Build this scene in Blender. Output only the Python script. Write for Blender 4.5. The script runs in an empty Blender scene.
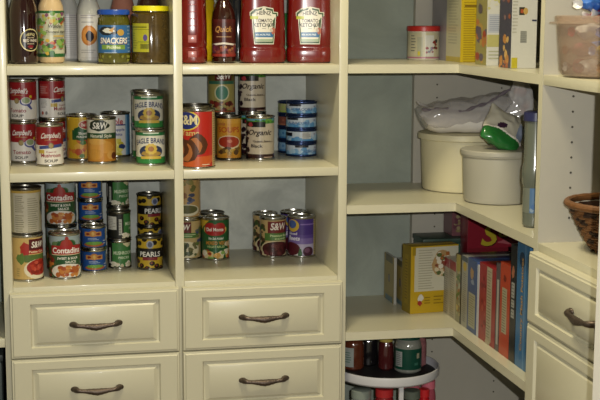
import bpy, bmesh, math, random
from mathutils import Vector, Matrix, noise
PI = math.pi
S = bpy.context.scene
COL = S.collection
sin, cos = math.sin, math.cos

# ------------------------------------------------------------------ camera
CP = Vector((-.2855, -2.6872, .1106)); YAW, PITCH, ROLL, FPX = .2019, -.1465, .0042, 1268.2
fw = Vector((sin(YAW)*cos(PITCH), cos(YAW)*cos(PITCH), sin(PITCH)))
r0 = Vector((cos(YAW), -sin(YAW), 0)); u0 = r0.cross(fw)
rt = r0*cos(ROLL)+u0*sin(ROLL); up = u0*cos(ROLL)-r0*sin(ROLL)
cd = bpy.data.cameras.new('camera'); cam = bpy.data.objects.new('camera', cd); COL.objects.link(cam)
M = Matrix((rt, up, -fw)).transposed().to_4x4(); M.translation = CP
cam.matrix_world = M; cd.sensor_width = 36; cd.lens = FPX/600*36; cd.clip_start = .02; cd.clip_end = 50
S.camera = cam
def ray(px, py): return fw+rt*((px-300)/FPX)-up*((py-200)/FPX)
def at_z(px, py, z): d = ray(px, py); return CP+d*((z-CP.z)/d.z)
def at_x(px, py, x): d = ray(px, py); return CP+d*((x-CP.x)/d.x)
def at_y(px, py, y): d = ray(px, py); return CP+d*((y-CP.y)/d.y)
def face(x, y): return math.atan2(CP.x-x, y-CP.y)          # z-rotation that turns local -Y to where the photographer stood
def stand(px, py, z, r):                                   # centre of a round thing whose front foot touches the shelf there
    p = at_z(px, py, z); d = Vector((p.x-CP.x, p.y-CP.y, 0)).normalized(); c = Vector((p.x, p.y, z))+d*r
    if c.y > .358-.006-r: c = CP+(c-CP)*((.358-.006-r-CP.y)/(c.y-CP.y)); c.z = z   # never into the back board
    return c

# ------------------------------------------------------------------ materials
def lin(c):
    if isinstance(c, str):
        c = c.lstrip('#'); c = [int(c[i:i+2], 16)/255 for i in (0, 2, 4)]
    return tuple(((x+.055)/1.055)**2.4 if x > .04045 else x/12.92 for x in c)
MC = {}
def mat(c, rough=.45, metal=0, var=.05, scale=60, bump=0, trans=0, alpha=1, coat=0, ior=1.45, name=None):
    key = (c, rough, metal, var, scale, bump, trans, alpha, coat, name)
    if key in MC: return MC[key]
    m = bpy.data.materials.new(name or 'paint_'+str(c).strip('#')); m.use_nodes = True
    nt = m.node_tree; b = nt.nodes['Principled BSDF']; L = lin(c)
    b.inputs['Roughness'].default_value = rough; b.inputs['Metallic'].default_value = metal
    b.inputs['Transmission Weight'].default_value = trans; b.inputs['Alpha'].default_value = alpha
    b.inputs['Coat Weight'].default_value = coat; b.inputs['Coat Roughness'].default_value = .08
    b.inputs['IOR'].default_value = ior
    tc = nt.nodes.new('ShaderNodeTexCoord'); n = nt.nodes.new('ShaderNodeTexNoise')
    n.inputs['Scale'].default_value = scale; n.inputs['Detail'].default_value = 3
    nt.links.new(tc.outputs['Object'], n.inputs['Vector'])
    mx = nt.nodes.new('ShaderNodeMix'); mx.data_type = 'RGBA'
    mx.inputs[6].default_value = tuple(x*(1-var) for x in L)+(1,); mx.inputs[7].default_value = tuple(min(1, x*(1+var)) for x in L)+(1,)
    nt.links.new(n.outputs['Fac'], mx.inputs[0]); nt.links.new(mx.outputs[2], b.inputs['Base Color'])
    if bump:
        bp = nt.nodes.new('ShaderNodeBump'); bp.inputs['Strength'].default_value = bump; bp.inputs['Distance'].default_value = .002
        nt.links.new(n.outputs['Fac'], bp.inputs['Height']); nt.links.new(bp.outputs[0], b.inputs['Normal'])
    MC[key] = m; return m
def mute(c, s=.86, v=.9):
    q = [int(c.lstrip('#')[i:i+2], 16)/255 for i in (0, 2, 4)]; g = sum(q)/3
    return '#'+''.join('%02x' % int(255*min(1, max(0, (g+(x-g)*s)*v))) for x in q)
def pr(c): return mat(mute(c), rough=.3, var=.04, scale=150)     # printed paper
CREAM = mat('#c3bea6', rough=.33, var=.02, scale=8, coat=.08, name='cream_laminate')
PANEL = mat('#a9a497', rough=.55, var=.03, scale=30, name='white_panel')
STEEL = mat('#b9b7b0', rough=.22, metal=1, name='tin_steel')
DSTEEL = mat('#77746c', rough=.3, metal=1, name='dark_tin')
def wallmat(name, a, b_, sc):
    m = bpy.data.materials.new(name); m.use_nodes = True; nt = m.node_tree; b = nt.nodes['Principled BSDF']; b.inputs['Roughness'].default_value = .8
    tc = nt.nodes.new('ShaderNodeTexCoord'); n = nt.nodes.new('ShaderNodeTexNoise'); n.inputs['Scale'].default_value = sc; n.inputs['Detail'].default_value = 5; n.inputs['Roughness'].default_value = .6; n.inputs['Distortion'].default_value = .6
    nt.links.new(tc.outputs['Object'], n.inputs['Vector'])
    cr = nt.nodes.new('ShaderNodeValToRGB'); cr.color_ramp.elements[0].position = .35; cr.color_ramp.elements[0].color = lin(a)+(1,)
    cr.color_ramp.elements[1].position = .68; cr.color_ramp.elements[1].color = lin(b_)+(1,)
    nt.links.new(n.outputs['Fac'], cr.inputs[0]); nt.links.new(cr.outputs[0], b.inputs['Base Color'])
    n2 = nt.nodes.new('ShaderNodeTexNoise'); n2.inputs['Scale'].default_value = 180
    nt.links.new(tc.outputs['Object'], n2.inputs['Vector'])
    bp = nt.nodes.new('ShaderNodeBump'); bp.inputs['Strength'].default_value = .15; bp.inputs['Distance'].default_value = .002
    nt.links.new(n2.outputs['Fac'], bp.inputs['Height']); nt.links.new(bp.outputs[0], b.inputs['Normal'])
    return m
WALL = wallmat('grey_green_wall', '#838a80', '#959c91', 6)

# ------------------------------------------------------------------ mesh helpers
def finish(bm, ang=35):
    bmesh.ops.recalc_face_normals(bm, faces=bm.faces)
    for f in bm.faces: f.smooth = True
    for e in bm.edges:
        if len(e.link_faces) == 2 and e.calc_face_angle(0) > math.radians(ang): e.smooth = False
def obj(name, bm, mats, parent=None, loc=None, smooth=True, rz=0):
    if smooth: finish(bm)
    me = bpy.data.meshes.new(name); bm.to_mesh(me); bm.free()
    for m in (mats if isinstance(mats, (list, tuple)) else [mats]): me.materials.append(m)
    o = bpy.data.objects.new(name, me); COL.objects.link(o)
    if parent: o.parent = parent
    if loc is not None: o.location = loc
    o.rotation_euler.z = rz
    return o
def tag(o, label=None, cat=None, group=None, kind=None):
    if label: o['label'] = label
    if cat: o['category'] = cat
    if group: o['group'] = group
    if kind: o['kind'] = kind
    return o
def thing(name, label, cat, loc=(0, 0, 0), rz=0, group=None):
    o = bpy.data.objects.new(name, None); COL.objects.link(o); o.location = loc; o.rotation_euler.z = rz
    o.empty_display_size = .02
    return tag(o, label, cat, group)
def dup(root, loc, rz, label, group=None):
    r = root.copy(); COL.objects.link(r); r.location = loc; r.rotation_euler.z = rz; r['label'] = label
    if group: r['group'] = group
    for ch in list(root.children):
        c = ch.copy(); COL.objects.link(c); c.parent = r
        for g in list(ch.children):
            d = g.copy(); COL.objects.link(d); d.parent = c
    return r
def bx(bm, x0, y0, z0, x1, y1, z1, bev=0, mi=0):
    g = bmesh.ops.create_cube(bm, size=1)['verts']
    for v in g: v.co = Vector((x0+(v.co.x+.5)*(x1-x0), y0+(v.co.y+.5)*(y1-y0), z0+(v.co.z+.5)*(z1-z0)))
    fs = set(f for v in g for f in v.link_faces)
    for f in fs: f.material_index = mi
    if bev:
        es = list(set(e for f in fs for e in f.edges))
        bmesh.ops.bevel(bm, geom=es, offset=bev, segments=2, affect='EDGES', profile=.6)
def box(name, x0, y0, z0, x1, y1, z1, m, parent=None, bev=.0012):
    bm = bmesh.new(); bx(bm, x0, y0, z0, x1, y1, z1, bev); return obj(name, bm, m, parent)
def prism(bm, pts, z0, z1):
    a = [bm.verts.new((x, y, z0)) for x, y in pts]; b = [bm.verts.new((x, y, z1)) for x, y in pts]
    bm.faces.new(a[::-1]); bm.faces.new(b)
    for i in range(len(pts)): j = (i+1) % len(pts); bm.faces.new((a[i], a[j], b[j], b[i]))
def lathe(bm, prof, n=48, mi=0, close=True, cx=0, cy=0, sx=1, sy=1, fn=None):
    rings = []
    for r, z in prof:
        if r < 1e-6: rings.append([bm.verts.new((cx, cy, z))]); continue
        row = []
        for k in range(n):
            a = 2*PI*k/n; x, y = r*sin(a)*sx, -r*cos(a)*sy
            if fn: x, y = fn(a, r, z)
            row.append(bm.verts.new((cx+x, cy+y, z)))
        rings.append(row)
    for A, B in zip(rings, rings[1:]):
        for k in range(n):
            j = (k+1) % n
            if len(A) == 1 and len(B) == 1: continue
            if len(A) == 1: f = bm.faces.new((A[0], B[k], B[j]))
            elif len(B) == 1: f = bm.faces.new((A[k], A[j], B[0]))
            else: f = bm.faces.new((A[k], A[j], B[j], B[k]))
            f.material_index = mi
def lat(name, prof, m, parent, n=48, **k):
    bm = bmesh.new(); lathe(bm, prof, n, **k); return obj(name, bm, m, parent)
def tube(bm, pts, rad, n=10, mi=0):
    pts = [Vector(p) for p in pts]; R = rad if isinstance(rad, (list, tuple)) else [rad]*len(pts)
    rows = []; up_ = Vector((0, 0, 1))
    for i, p in enumerate(pts):
        t = (pts[min(i+1, len(pts)-1)]-pts[max(i-1, 0)]).normalized()
        a = t.cross(up_)
        if a.length < .1: a = t.cross(Vector((1, 0, 0)))
        a.normalize(); b = a.cross(t)
        rows.append([bm.verts.new(p+(a*cos(2*PI*k/n)+b*sin(2*PI*k/n))*R[i]) for k in range(n)])
    for A, B in zip(rows, rows[1:]):
        for k in range(n): bm.faces.new((A[k], A[(k+1) % n], B[(k+1) % n], B[k])).material_index = mi
    bm.faces.new(rows[0][::-1]).material_index = mi; bm.faces.new(rows[-1]).material_index = mi

# ------------------------------------------------------------------ printed art, drawn in millimetres on a label
TX = {}
def textmesh(s):
    if s in TX: return TX[s]
    cu = bpy.data.curves.new('lettering', 'FONT'); cu.body = s; cu.resolution_u = 3; cu.size = 1; cu.offset = .022
    o = bpy.data.objects.new('lettering', cu); COL.objects.link(o); bpy.context.view_layer.update()
    me = bpy.data.meshes.new_from_object(o.evaluated_get(bpy.context.evaluated_depsgraph_get()))
    vs = [(v.co.x, v.co.y) for v in me.vertices]; fs = [tuple(p.vertices) for p in me.polygons]
    bpy.data.objects.remove(o); bpy.data.curves.remove(cu); bpy.data.meshes.remove(me)
    TX[s] = (vs, fs); return TX[s]
class Art:
    def __init__(a, seed=1): a.E_ = []; a.rnd = random.Random(seed)
    def R(a, x0, y0, x1, y1, c): a.E_.append(([(x0, y0), (x1, y0), (x1, y1), (x0, y1)], None, c)); return a
    def P(a, pts, c): a.E_.append((list(pts), None, c)); return a
    def E(a, cx, cy, rx, ry, c, n=20): return a.P([(cx+rx*cos(2*PI*k/n), cy+ry*sin(2*PI*k/n)) for k in range(n)], c)
    def B(a, cx, cy, rx, ry, c, j=.25, n=16): return a.P([(cx+rx*cos(2*PI*k/n)*(1+a.rnd.uniform(-j, j)), cy+ry*sin(2*PI*k/n)*(1+a.rnd.uniform(-j, j))) for k in range(n)], c)
    def T(a, s, x, y, h, c, w=None, sh=0, arc=0):
        vs, fs = textmesh(s); xs = [v[0] for v in vs]; x0, x1 = min(xs), max(xs); k = h/.7
        kx = w/(x1-x0) if w else k; pts = []
        for vx, vy in vs:
            px = (vx-(x0+x1)/2)*kx+sh*vy*k; pts.append((x+px, y-h/2+vy*k-arc*px*px))
        a.E_.append((pts, fs, c)); return a
    def F(a, x0, y0, x1, y1, cols, n, s):                   # scattered bits: food, leaves
        for i in range(n):
            q = s*a.rnd.uniform(.6, 1.3); a.B(a.rnd.uniform(x0, x1), a.rnd.uniform(y0, y1), q, q*a.rnd.uniform(.6, 1), cols[i % len(cols)], .2, 7)
        return a
    def L(a, x0, y0, x1, y1, n, c):                         # rows of small print as fine bars
        for i in range(n):
            y = y1-(i+.5)*(y1-y0)/n; w = (x1-x0)*a.rnd.uniform(.7, 1); a.R(x0, y-(y1-y0)/n*.17, x0+w, y+(y1-y0)/n*.17, c)
        return a
    def build(a, name, parent, fn, cuts, clip, mf=pr):
        # fn(u, v, off) maps millimetres to local space; clip = (u0, v0, u1, v1)
        big = bmesh.new(); mats = []; idx = {}
        for k, (pts, fs, c) in enumerate(a.E_):
            if c not in idx: idx[c] = len(mats); mats.append(mf(c))
            bm = bmesh.new(); vv = [bm.verts.new((x, y, 0)) for x, y in pts]
            if fs is None: bm.faces.new(vv)
            else:
                for f in fs:
                    try: bm.faces.new([vv[i] for i in f])
                    except ValueError: pass
            if len(pts) > 4 and fs is None: bmesh.ops.triangulate(bm, faces=bm.faces)
            us = [p[0] for p in pts]; ws = [p[1] for p in pts]
            def cut(co, no, clear=False):
                bmesh.ops.bisect_plane(bm, geom=bm.verts[:]+bm.edges[:]+bm.faces[:], plane_co=co, plane_no=no, clear_outer=clear, dist=1e-5)
            if min(us) < clip[0]: cut((clip[0], 0, 0), (-1, 0, 0), True)
            if max(us) > clip[2]: cut((clip[2], 0, 0), (1, 0, 0), True)
            if min(ws) < clip[1]: cut((0, clip[1], 0), (0, -1, 0), True)
            if max(ws) > clip[3]: cut((0, clip[3], 0), (0, 1, 0), True)
            for u in cuts:
                if min(us) < u < max(us) and clip[0] < u < clip[2]: cut((u, 0, 0), (1, 0, 0))
            off = .00008+k*.000022; mp = {}
            for v in bm.verts: mp[v] = big.verts.new(fn(v.co.x, v.co.y, off))
            for f in bm.faces:
                try: g = big.faces.new([mp[v] for v in f.verts]); g.material_index = idx[c]
                except ValueError: pass
            bm.free()
        return big, mats, name, parent
def done(t):
    big, mats, name, parent = t
    me = bpy.data.meshes.new(name); big.to_mesh(me); big.free()
    for m in mats: me.materials.append(m)
    o = bpy.data.objects.new(name, me); COL.objects.link(o); o.parent = parent; return o
def wrap(a, parent, R, z0, z1, name='label', N=48, half=None, mf=pr):
    C = 2*PI*R*1000; st = C/N; cuts = [st*k for k in range(-N//2, N//2+1)]; zc = (z0+z1)/2; H = (z1-z0)*500
    def fn(u, v, off):
        q = u/st; k = math.floor(q); t = q-k; r = R+off
        A = (r*sin(2*PI*k/N), -r*cos(2*PI*k/N)); B = (r*sin(2*PI*(k+1)/N), -r*cos(2*PI*(k+1)/N))
        return (A[0]*(1-t)+B[0]*t, A[1]*(1-t)+B[1]*t, zc+v/1000)
    h = half if half else C/2
    return done(a.build(name, parent, fn, cuts, (-h, -H, h, H), mf))
def flat(a, parent, name, org, ux, uz, w, h, mf=pr):        # art on a flat face; org = centre, ux, uz unit vectors
    ux = Vector(ux); uz = Vector(uz); nn = ux.cross(uz); org = Vector(org)
    return done(a.build(name, parent, lambda u, v, off: org+ux*u/1000+uz*v/1000+nn*off, [], (-w*500, -h*500, w*500, h*500), mf))

# ------------------------------------------------------------------ the room
ZF, ZC = -1.44, 1.0
def struct(name, bm, m): return tag(obj(name, bm, m), kind='structure')
def sbox(name, *c, m=WALL): bm = bmesh.new(); bx(bm, *c); return struct(name, bm, m)
DB = .358; T = .019; XW = .972
sbox('floor', -1.25, -4.2, ZF-.05, 2.2, DB+.1, ZF, m=mat('#8a6f50', rough=.5, var=.2, scale=12, name='floor_wood'))
sbox('ceiling', -1.25, -4.2, ZC, 2.2, DB+.1, ZC+.05, m=mat('#e8e4da', rough=.9, name='ceiling_paint'))
sbox('wall_back', -.85, DB, ZF, XW, DB+.08, ZC)
sbox('wall_right', XW, -1.3, ZF, XW+.08, DB+.08, ZC)
sbox('wall_left', -.93, -1.3, ZF, -.85, DB+.08, ZC)
# doorway of the pantry: jamb and the wall beside it
pj = at_y(594.6, 340, -1.12)
JW = mat('#e9e4da', rough=.4, var=.02, name='door_white')
sbox('trim_1', pj.x, -1.25, ZF, pj.x+.09, -1.12, ZC, m=JW)
sbox('wall_front', pj.x+.09, -1.22, ZF, XW+1.2, -1.14, ZC, m=WALL)

# ------------------------------------------------------------------ cabinets
XL, XR, XC = -.3529, .3505, .6213
zB, zC, zD = -.2229, -.4657, -.4764
zP, zQ = -.3095, -.597
ZT = .78
def drawer(parent, w, h, fx, fy, th, loc, rz, label=None):
    # raised-panel drawer front: built in local x (width) and z, face towards -Y, bottom centre at origin
    bm = bmesh.new()
    steps = [(0, 0, th), (0, 0, .005), (.0015, .0015, .0028), (.0045, .0045, .0022), (.0065, .0065, 0), (fx-.005, fy-.004, 0), (fx-.002, fy-.0015, .005), (fx+.001, fy+.001, .0055), (fx+.009, fy+.0065, .0012), (fx+.0105, fy+.008, .0004)]
    prev = None
    for ix, iz, d in steps:
        ring = [bm.verts.new((sx*(w/2-ix), d, (iz if sz < 0 else h-iz))) for sx, sz in ((-1, -1), (1, -1), (1, 1), (-1, 1))]
        if prev:
            for k in range(4): bm.faces.new((prev[k], prev[(k+1) % 4], ring[(k+1) % 4], ring[k]))
        else: bm.faces.new(ring[::-1])
        prev = ring
    bm.faces.new(prev)
    o = obj('drawer', bm, CREAM, parent, loc, rz=rz)
    hb = bmesh.new()
    pts = []; rad = []
    for i in range(23):
        t = -1+2*i/22; a = abs(t)
        x = t*.049; z = .0022*(a**2)-.003*(1-a)*(1-a)-.001
        y = -.0145+.0125*max(0, (a-.75)/.25)**1.6
        r = .0043+.0030*math.exp(-(t/.38)**2)+.0021*math.exp(-((a-.93)/.13)**2)+(.0006 if i % 2 and a < .4 else 0)
        pts.append((x, y, z)); rad.append(r)
    tube(hb, pts, rad, 12)
    for s in (-1, 1):
        g = bmesh.ops.create_uvsphere(hb, u_segments=14, v_segments=8, radius=.0075)['verts']
        for v in g: v.co = Vector((v.co.x*1.2+s*.0475, v.co.y*.6-.003, v.co.z*.85+.0012))
    h_ = obj('drawer_handle', hb, mat('#5a4e46', rough=.42, metal=.75, var=.35, scale=260, bump=.5, name='antique_bronze'), o)
    h_.location = (0, 0, h/2); h_['label'] = 'dark antique bronze arched drawer handle with knotted middle'
    return o
cab = thing('pantry_cabinet', 'cream laminate double pantry unit with open can shelves above raised-panel drawers', 'cabinet', (0, 0, ZF))
def part(name, x0, y0, z0, x1, y1, z1, par=cab, m=CREAM, bev=.001):
    o = box(name, x0, y0, z0, x1, y1, z1, m, None, bev); o.parent = par; o.location = -Vector(par.location); return o
DY = DB-.004
for x in (XL-T, -T/2, XR): part('side_panel' if abs(x) > .1 else 'divider_panel', x, 0, ZF+.02, x+T, DY, ZT)
BK = mat('#a3aaa8', rough=.7, var=.05, scale=14, name='grey_backing')
def marble():
    m = wallmat('grey_backing_board', '#a1a49d', '#c4c7be', 9); return m
MB_ = marble()
for x0, x1 in ((XL, -T/2), (T/2, XR)):
    for z in (.305, 0, zB, zC): part('shelf', x0+.0003, 0 if z != .305 else .0, z-T, x1-.0003, DY, z)  # topmost shelf is out of view, added for the shade it casts below
    part('back_panel', x0+.0003, DY-.001, ZF+.02, x1-.0003, DY+.003, ZT, m=MB_, bev=0)
zt = zD
for k in range(4):
    h = .1398; z0 = zt-h
    for cx, w in (((XL-.0075-.0035)/2, .3529+.0075-.0035), ((.0035+XR+.0075)/2, XR+.0075-.0035)):
        o = drawer(cab, w, h, .047, .0265, .02, (cx, -.0205, z0), 0); o.location = (cx, -.0205, z0-ZF)
    zt = z0-.0022
part('toe_board', XL, .03, ZF, XR, .045, zt, m=CREAM)
# corner shelves: L shaped boards, white drilled end panel against the back wall
cor = thing('corner_shelving', 'L-shaped cream corner shelves with drilled white end panel, right of the can shelves', 'shelving', (XC, 0, ZF))
YD0, YD1 = -.4834, -.4644
def Lshelf(z, name='shelf'):
    bm = bmesh.new()
    prism(bm, [(XR+T+.0005, 0), (XC, 0), (XC, YD1+.0005), (XW-.0005, YD1+.0005), (XW-.0005, DB-.0005), (XR+T+.0005, DB-.0005)], z-T, z)
    es = [e for e in bm.edges]
    bmesh.ops.bevel(bm, geom=es, offset=.001, segments=1, affect='EDGES')
    o = obj(name, bm, CREAM, cor); o.location = -Vector(cor.location); return o
for z in (.305, 0, zP, zQ): Lshelf(z)  # highest board unseen, added for its effect on the light
Lshelf(-.93)
zs = [-.93, zQ, zP, 0, .305, ZT]
bm = bmesh.new()
for a, b in zip(zs, zs[1:]): bx(bm, XC, DB-.02, a+.0003, XC+.35, DB-.001, b-T-.0003 if b < .7 else b)
panel_bm = bm
HOLE = mat('#4a463e', rough=.9, name='hole_shadow_brown')
def holes(bm, y, xs, z0, n, dz, skip):
    for x in xs:
        for k in range(n):
            z = z0+k*dz
            if any(a <= z <= b for a, b in skip): continue
            c = bmesh.ops.create_cone(bm, cap_ends=True, segments=12, radius1=.0022, radius2=.0022, depth=.0006)['verts']
            for f in set(f for v in c for f in v.link_faces): f.material_index = 1
            for v in c: v.co = Vector((x+v.co.x, y+v.co.z, z+v.co.y))
skipz = [(z-T-.006, z+.006) for z in zs]
holes(panel_bm, DB-.0203, (XC+.059,), -.064-.0325*26, 50, .0325, skipz)
holes(panel_bm, DB-.0203, (XC+.228,), -.8331-.0292*3, 46, .0292, skipz)
e_ = obj('end_panel', panel_bm, [PANEL, HOLE], cor); e_.location = -Vector(cor.location); e_['label'] = 'white panel with rows of shelf pin holes'
# unit right of the corner, nearer the door: divider, open shelves, drawers
rc = thing('drawer_cabinet', 'cream cabinet unit on the right with drilled divider, open shelf and drawers below a counter', 'cabinet', (XC, YD0, ZF))
YE = -1.0
bm = bmesh.new(); bx(bm, XC, YD0, ZF+.02, XW-.001, YD1-.0005, ZT, .001)
holes(bm, YD0-.0003, (XC+.0605,), -.0402-.0285*8, 18, .0285, [(-.025, .01), (-.345, -.30)])
o = obj('divider_panel', bm, [PANEL, HOLE], rc); o.location = -Vector(rc.location)
# cream edging on the divider front
part('edge_band', XC-.0006, YD0, ZF+.02, XC-.0001, YD1-.0005, ZT, rc, CREAM, 0)
part('side_panel', XC, YE, ZF+.02, XW-.001, YE+T, ZT, rc)
for z in (.305, 0, -.314): part('shelf' if z != -.314 else 'counter', XC, YE+T+.0003, z-T, XW-.001, YD0-.0003, z, rc)  # upper shelf unseen, added to shade the shelf under it
zt = -.329
for k in range(3):
    h = (.1345, .29, .29)[k]; z0 = zt-h; w = abs(YE-YD0)+.004-.009
    o = drawer(rc, w, h, .047, .0265, .02, (0, 0, 0), -PI/2); o.location = (-.0205, (YE+YD0)/2-.001-YD0, z0-ZF)
    zt = z0-.0022
# shelf board left of the pantry unit
lf = thing('side_shelving', 'narrow glimpse of a cream shelf left of the pantry unit', 'shelving', (-.61, 0, ZF))
for z in (-.575, .305): part('shelf', -.8495, 0, z-T, XL-T-.0005, DB-.0005, z, lf)

# ------------------------------------------------------------------ cans
def can(name, label, cat, r, h, art, loc, turn=0, group=None, rim=STEEL, tab=False, seg=48):
    loc = Vector(loc); t = thing(name, label, cat, loc, face(loc.x, loc.y)+math.radians(turn), group)
    b = r-.0016
    lat('can_body', [(0, .0006), (r-.004, .0006), (r-.002, 0), (r-.0004, .0008), (r, .0022), (r-.0002, .0036), (b-.0003, .005), (b-.0003, h-.0055), (r-.0004, h-.0036), (r, h-.0022), (r-.0003, h-.0006), (r-.0012, h), (r-.0024, h-.0006), (r-.003, h-.004)], rim, t, seg)
    bm = bmesh.new(); q = h-.004
    lathe(bm, [(0, q), (r*.28, q), (r*.30, q+.0006), (r*.34, q+.0006), (r*.36, q), (r*.56, q), (r*.58, q+.0006), (r*.62, q+.0006), (r*.64, q), (r*.8, q), (r*.82, q+.0008), (r*.86, q+.0008), (r-.0029, q-.0003)], seg)
    obj('lid', bm, rim, t)
    wrap(art, t, b, .0052, h-.0058, N=seg)
    return t
C_ = 110
def tomato(a=None, mush=False):
    a = Art(3); H = 42
    a.R(-C_, -H, C_, H, '#e6e0d6'); a.R(-C_, 1, C_, H, '#a3161c')
    for x0 in (0, 97):
        a.T("Campbell's", x0, 23, 11, '#f0ece4', 48, .35, .004); a.R(x0-14, 12, x0+14, 13, '#c9a060')
        if not mush:
            a.E(x0+21, -2, 14, 9, '#4a4f96'); a.E(x0+21, 0, 11, 8, '#dcd8d8'); a.E(x0+21, 1, 9, 6.5, '#8fa070'); a.P([(x0+20, -8), (x0+32, -20), (x0+36, -18), (x0+28, -6)], '#4a4f96'); a.E(x0+32, 9, 3.2, 3.2, '#d8c020')
            a.T('Tomato', x0, -21, 8.5, '#9c1c2e', 42)
        else:
            a.P([(x0-28, -8), (x0-28, -1), (x0+28, 4), (x0+28, -3)], '#3a4a90'); a.R(x0-30, -17, x0-15, -9, '#c9a93a')
            a.T('Cream of', x0, -13.5, 3.4, '#9c1c2e', 22); a.T('Mushroom', x0, -21, 8, '#9c1c2e', 46)
        a.E(x0, 0, 6, 6.4, '#7d6a3c'); a.E(x0, 0, 4.6, 5, '#a8935a')
        a.T('SOUP', x0, -33, 6, '#1c1a18', 30)
    a.R(-58, -30, -34, 2, '#f0ece6'); a.L(-56, -20, -36, 0, 7, '#8a8680'); a.R(-58, 8, -34, 34, '#b8322e'); a.L(-56, 12, -36, 30, 4, '#d8a8a0')
    a.E(-50, -31, 3, 4, '#c04a30'); a.E(-40, -31, 3, 4, '#888'.replace('888', '888888'))
    return a
def peach():
    a = Art(5); a.R(-120, -50, 120, 50, '#d9a91c'); a.F(-45, -44, 40, 2, ['#d8742a', '#e08c3a', '#e8b040', '#c8502a', '#4e7a2a'], 34, 8)
    a.B(-2, 10, 19, 17, '#1f5a2c', .12); a.R(-22, -4, 26, 18, '#1f5a2c'); a.E(14, 30, 21, 11, '#d8cfa0'); a.E(14, 30, 19, 9.5, '#b02018'); a.T('Del Monte', 14, 30, 6.5, '#efe7cf', 30)
    a.T('Sliced', 2, 11, 5.5, '#f0ecd8'); a.T('PEACHES', 2, 3, 4.5, '#f0ecd8'); a.R(-120, 44, 120, 50, '#e6c020'); return a
def apricot():
    a = Art(6); a.R(-120, -50, 120, 50, '#d88a22'); a.R(-120, 14, 120, 50, '#e4dfcc'); a.R(-120, 4, 120, 17, '#2f5a30'); a.B(-6, 34, 24, 12, '#24301e', .15); a.T('S&W', -4, 34, 14, '#f2efe4', 34, .15)
    a.T('Natural Style', -2, 11, 7, '#e8e4cc', 52, .2); a.B(0, -14, 30, 14, '#e8a038', .1); a.E(-16, -30, 20, 12, '#e09a30'); a.E(-12, -2, 22, 7, '#eaac48'); a.E(24, -32, 12, 10, '#e8a848'); a.E(31, -34, 8, 8, '#7a3a1c'); return a
def pine():
    a = Art(7); a.R(-120, -50, 120, 50, '#e0dcd8'); a.R(-120, -50, 6, -8, '#e0d040'); a.R(22, -50, 60, 50, '#3f7fb4'); a.R(18, -50, 24, 50, '#7fb0d0')
    a.F(-20, -48, 6, -14, ['#e8d838', '#d8c428', '#f0e468'], 20, 7); a.T('Dole', -6, 32, 14, '#c01c28', 34); a.R(-34, 22, 18, 25, '#26397e'); a.T('Pineapple', -6, 13, 6, '#3a4a9a', 42); a.T('Tidbits', -6, 2, 6, '#3a4a9a', 30); a.B(8, -26, 9, 6, '#2c3c70'); return a
def eagle():
    a = Art(8)
    a.R(-120, -50, 120, 50, '#ddd8c6')
    for x in (0, -104):
        a.R(x-52, 27, x+52, 50, '#1e7a40'); a.R(x-52, -50, x+52, -20, '#2a8a3c'); a.E(x, -8, 28, 15, '#27365e'); a.B(x, -12, 26, 6, '#b08a3c', .15)
        for k in range(10): a.E(x+10*cos(k*PI/5), -2+9*sin(k*PI/5), 4.2, 3.6, '#d8b440', 8)
        a.E(x, -2, 6, 5.6, '#a86a2a'); a.T('EAGLE BRAND', x, 17, 11, '#26356a', 76, 0, .0045); a.R(x-24, -24, x+24, -18, '#d8b440'); a.R(x-18, 31, x+18, 35, '#cfe0c8')
    return a
def nutri(): return Art(9).R(-120, -52, 120, 52, '#b9ae84').R(-120, 40, 120, 46, '#c09a3c').R(-28, -46, 34, 40, '#c8c0a4').L(-24, -2, -2, 36, 9, '#7c7660').L(-24, -44, -2, -6, 8, '#8a8468').L(4, -44, 30, 30, 16, '#938c70').B(44, 10, 8, 20, '#3a4038')
def kidney():
    a = Art(10).R(-120, -52, 120, 52, '#c9a65c'); a.B(-2, 20, 13, 15, '#b02a20'); a.P([(-10, 10), (52, 10), (52, 20), (-10, 20)], '#b02420'); a.R(4, 18, 46, 42, '#5a1616'); a.T('S&W', 24, 30, 13, '#ece6d6', 30, .15); a.T('Petite Cut', 22, 14.5, 4.5, '#ecd8a8', 36)
    a.B(-14, 0, 10, 12, '#5a7a34'); a.R(-6, -8, 60, 8, '#566f30'); a.E(26, -24, 34, 22, '#e2d6b4'); a.E(28, -20, 30, 18, '#a82418'); a.F(8, -32, 46, -8, ['#c03a24', '#8e1a14', '#cc4a34'], 26, 5); a.L(-24, -40, -16, -20, 4, '#9a8a50'); return a
def sauce():
    a = Art(11).R(-120, -52, 120, 52, '#3c5a34'); a.R(-120, 24, 120, 52, '#97a8ac'); a.F(-110, 20, 110, 32, ['#4a6a3c', '#587848', '#6a7a58'], 26, 8); a.F(-60, -48, -30, 10, ['#a04a28', '#7a2a1c', '#4a6a2c', '#c8782a'], 22, 6)
    for x in (0, 100):
        a.E(x+1, 22, 22, 17, '#23522c'); a.B(x+2, 26, 13, 13, '#a42a20', .1); a.E(x+2, 40, 4, 5, '#a42a20'); a.R(x-34, 4, x+38, 25, '#a81e20'); a.R(x-34, 4, x+38, 5.5, '#e0c8a0'); a.T('Contadina', x+2, 14.5, 12, '#f0ebe2', 64)
        a.R(x-22, -15, x+30, 2, '#23522c'); a.T('SWEET & SOUR', x+4, -3, 5, '#e8e4d4', 46); a.T('SAUCE', x+10, -11, 5, '#e8e4d4', 24); a.E(x+4, -32, 38, 17, '#dcd4c8'); a.F(x-22, -42, x+32, -22, ['#c87a30', '#a8461c', '#d89a48', '#b45a22'], 34, 6)
    return a
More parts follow.
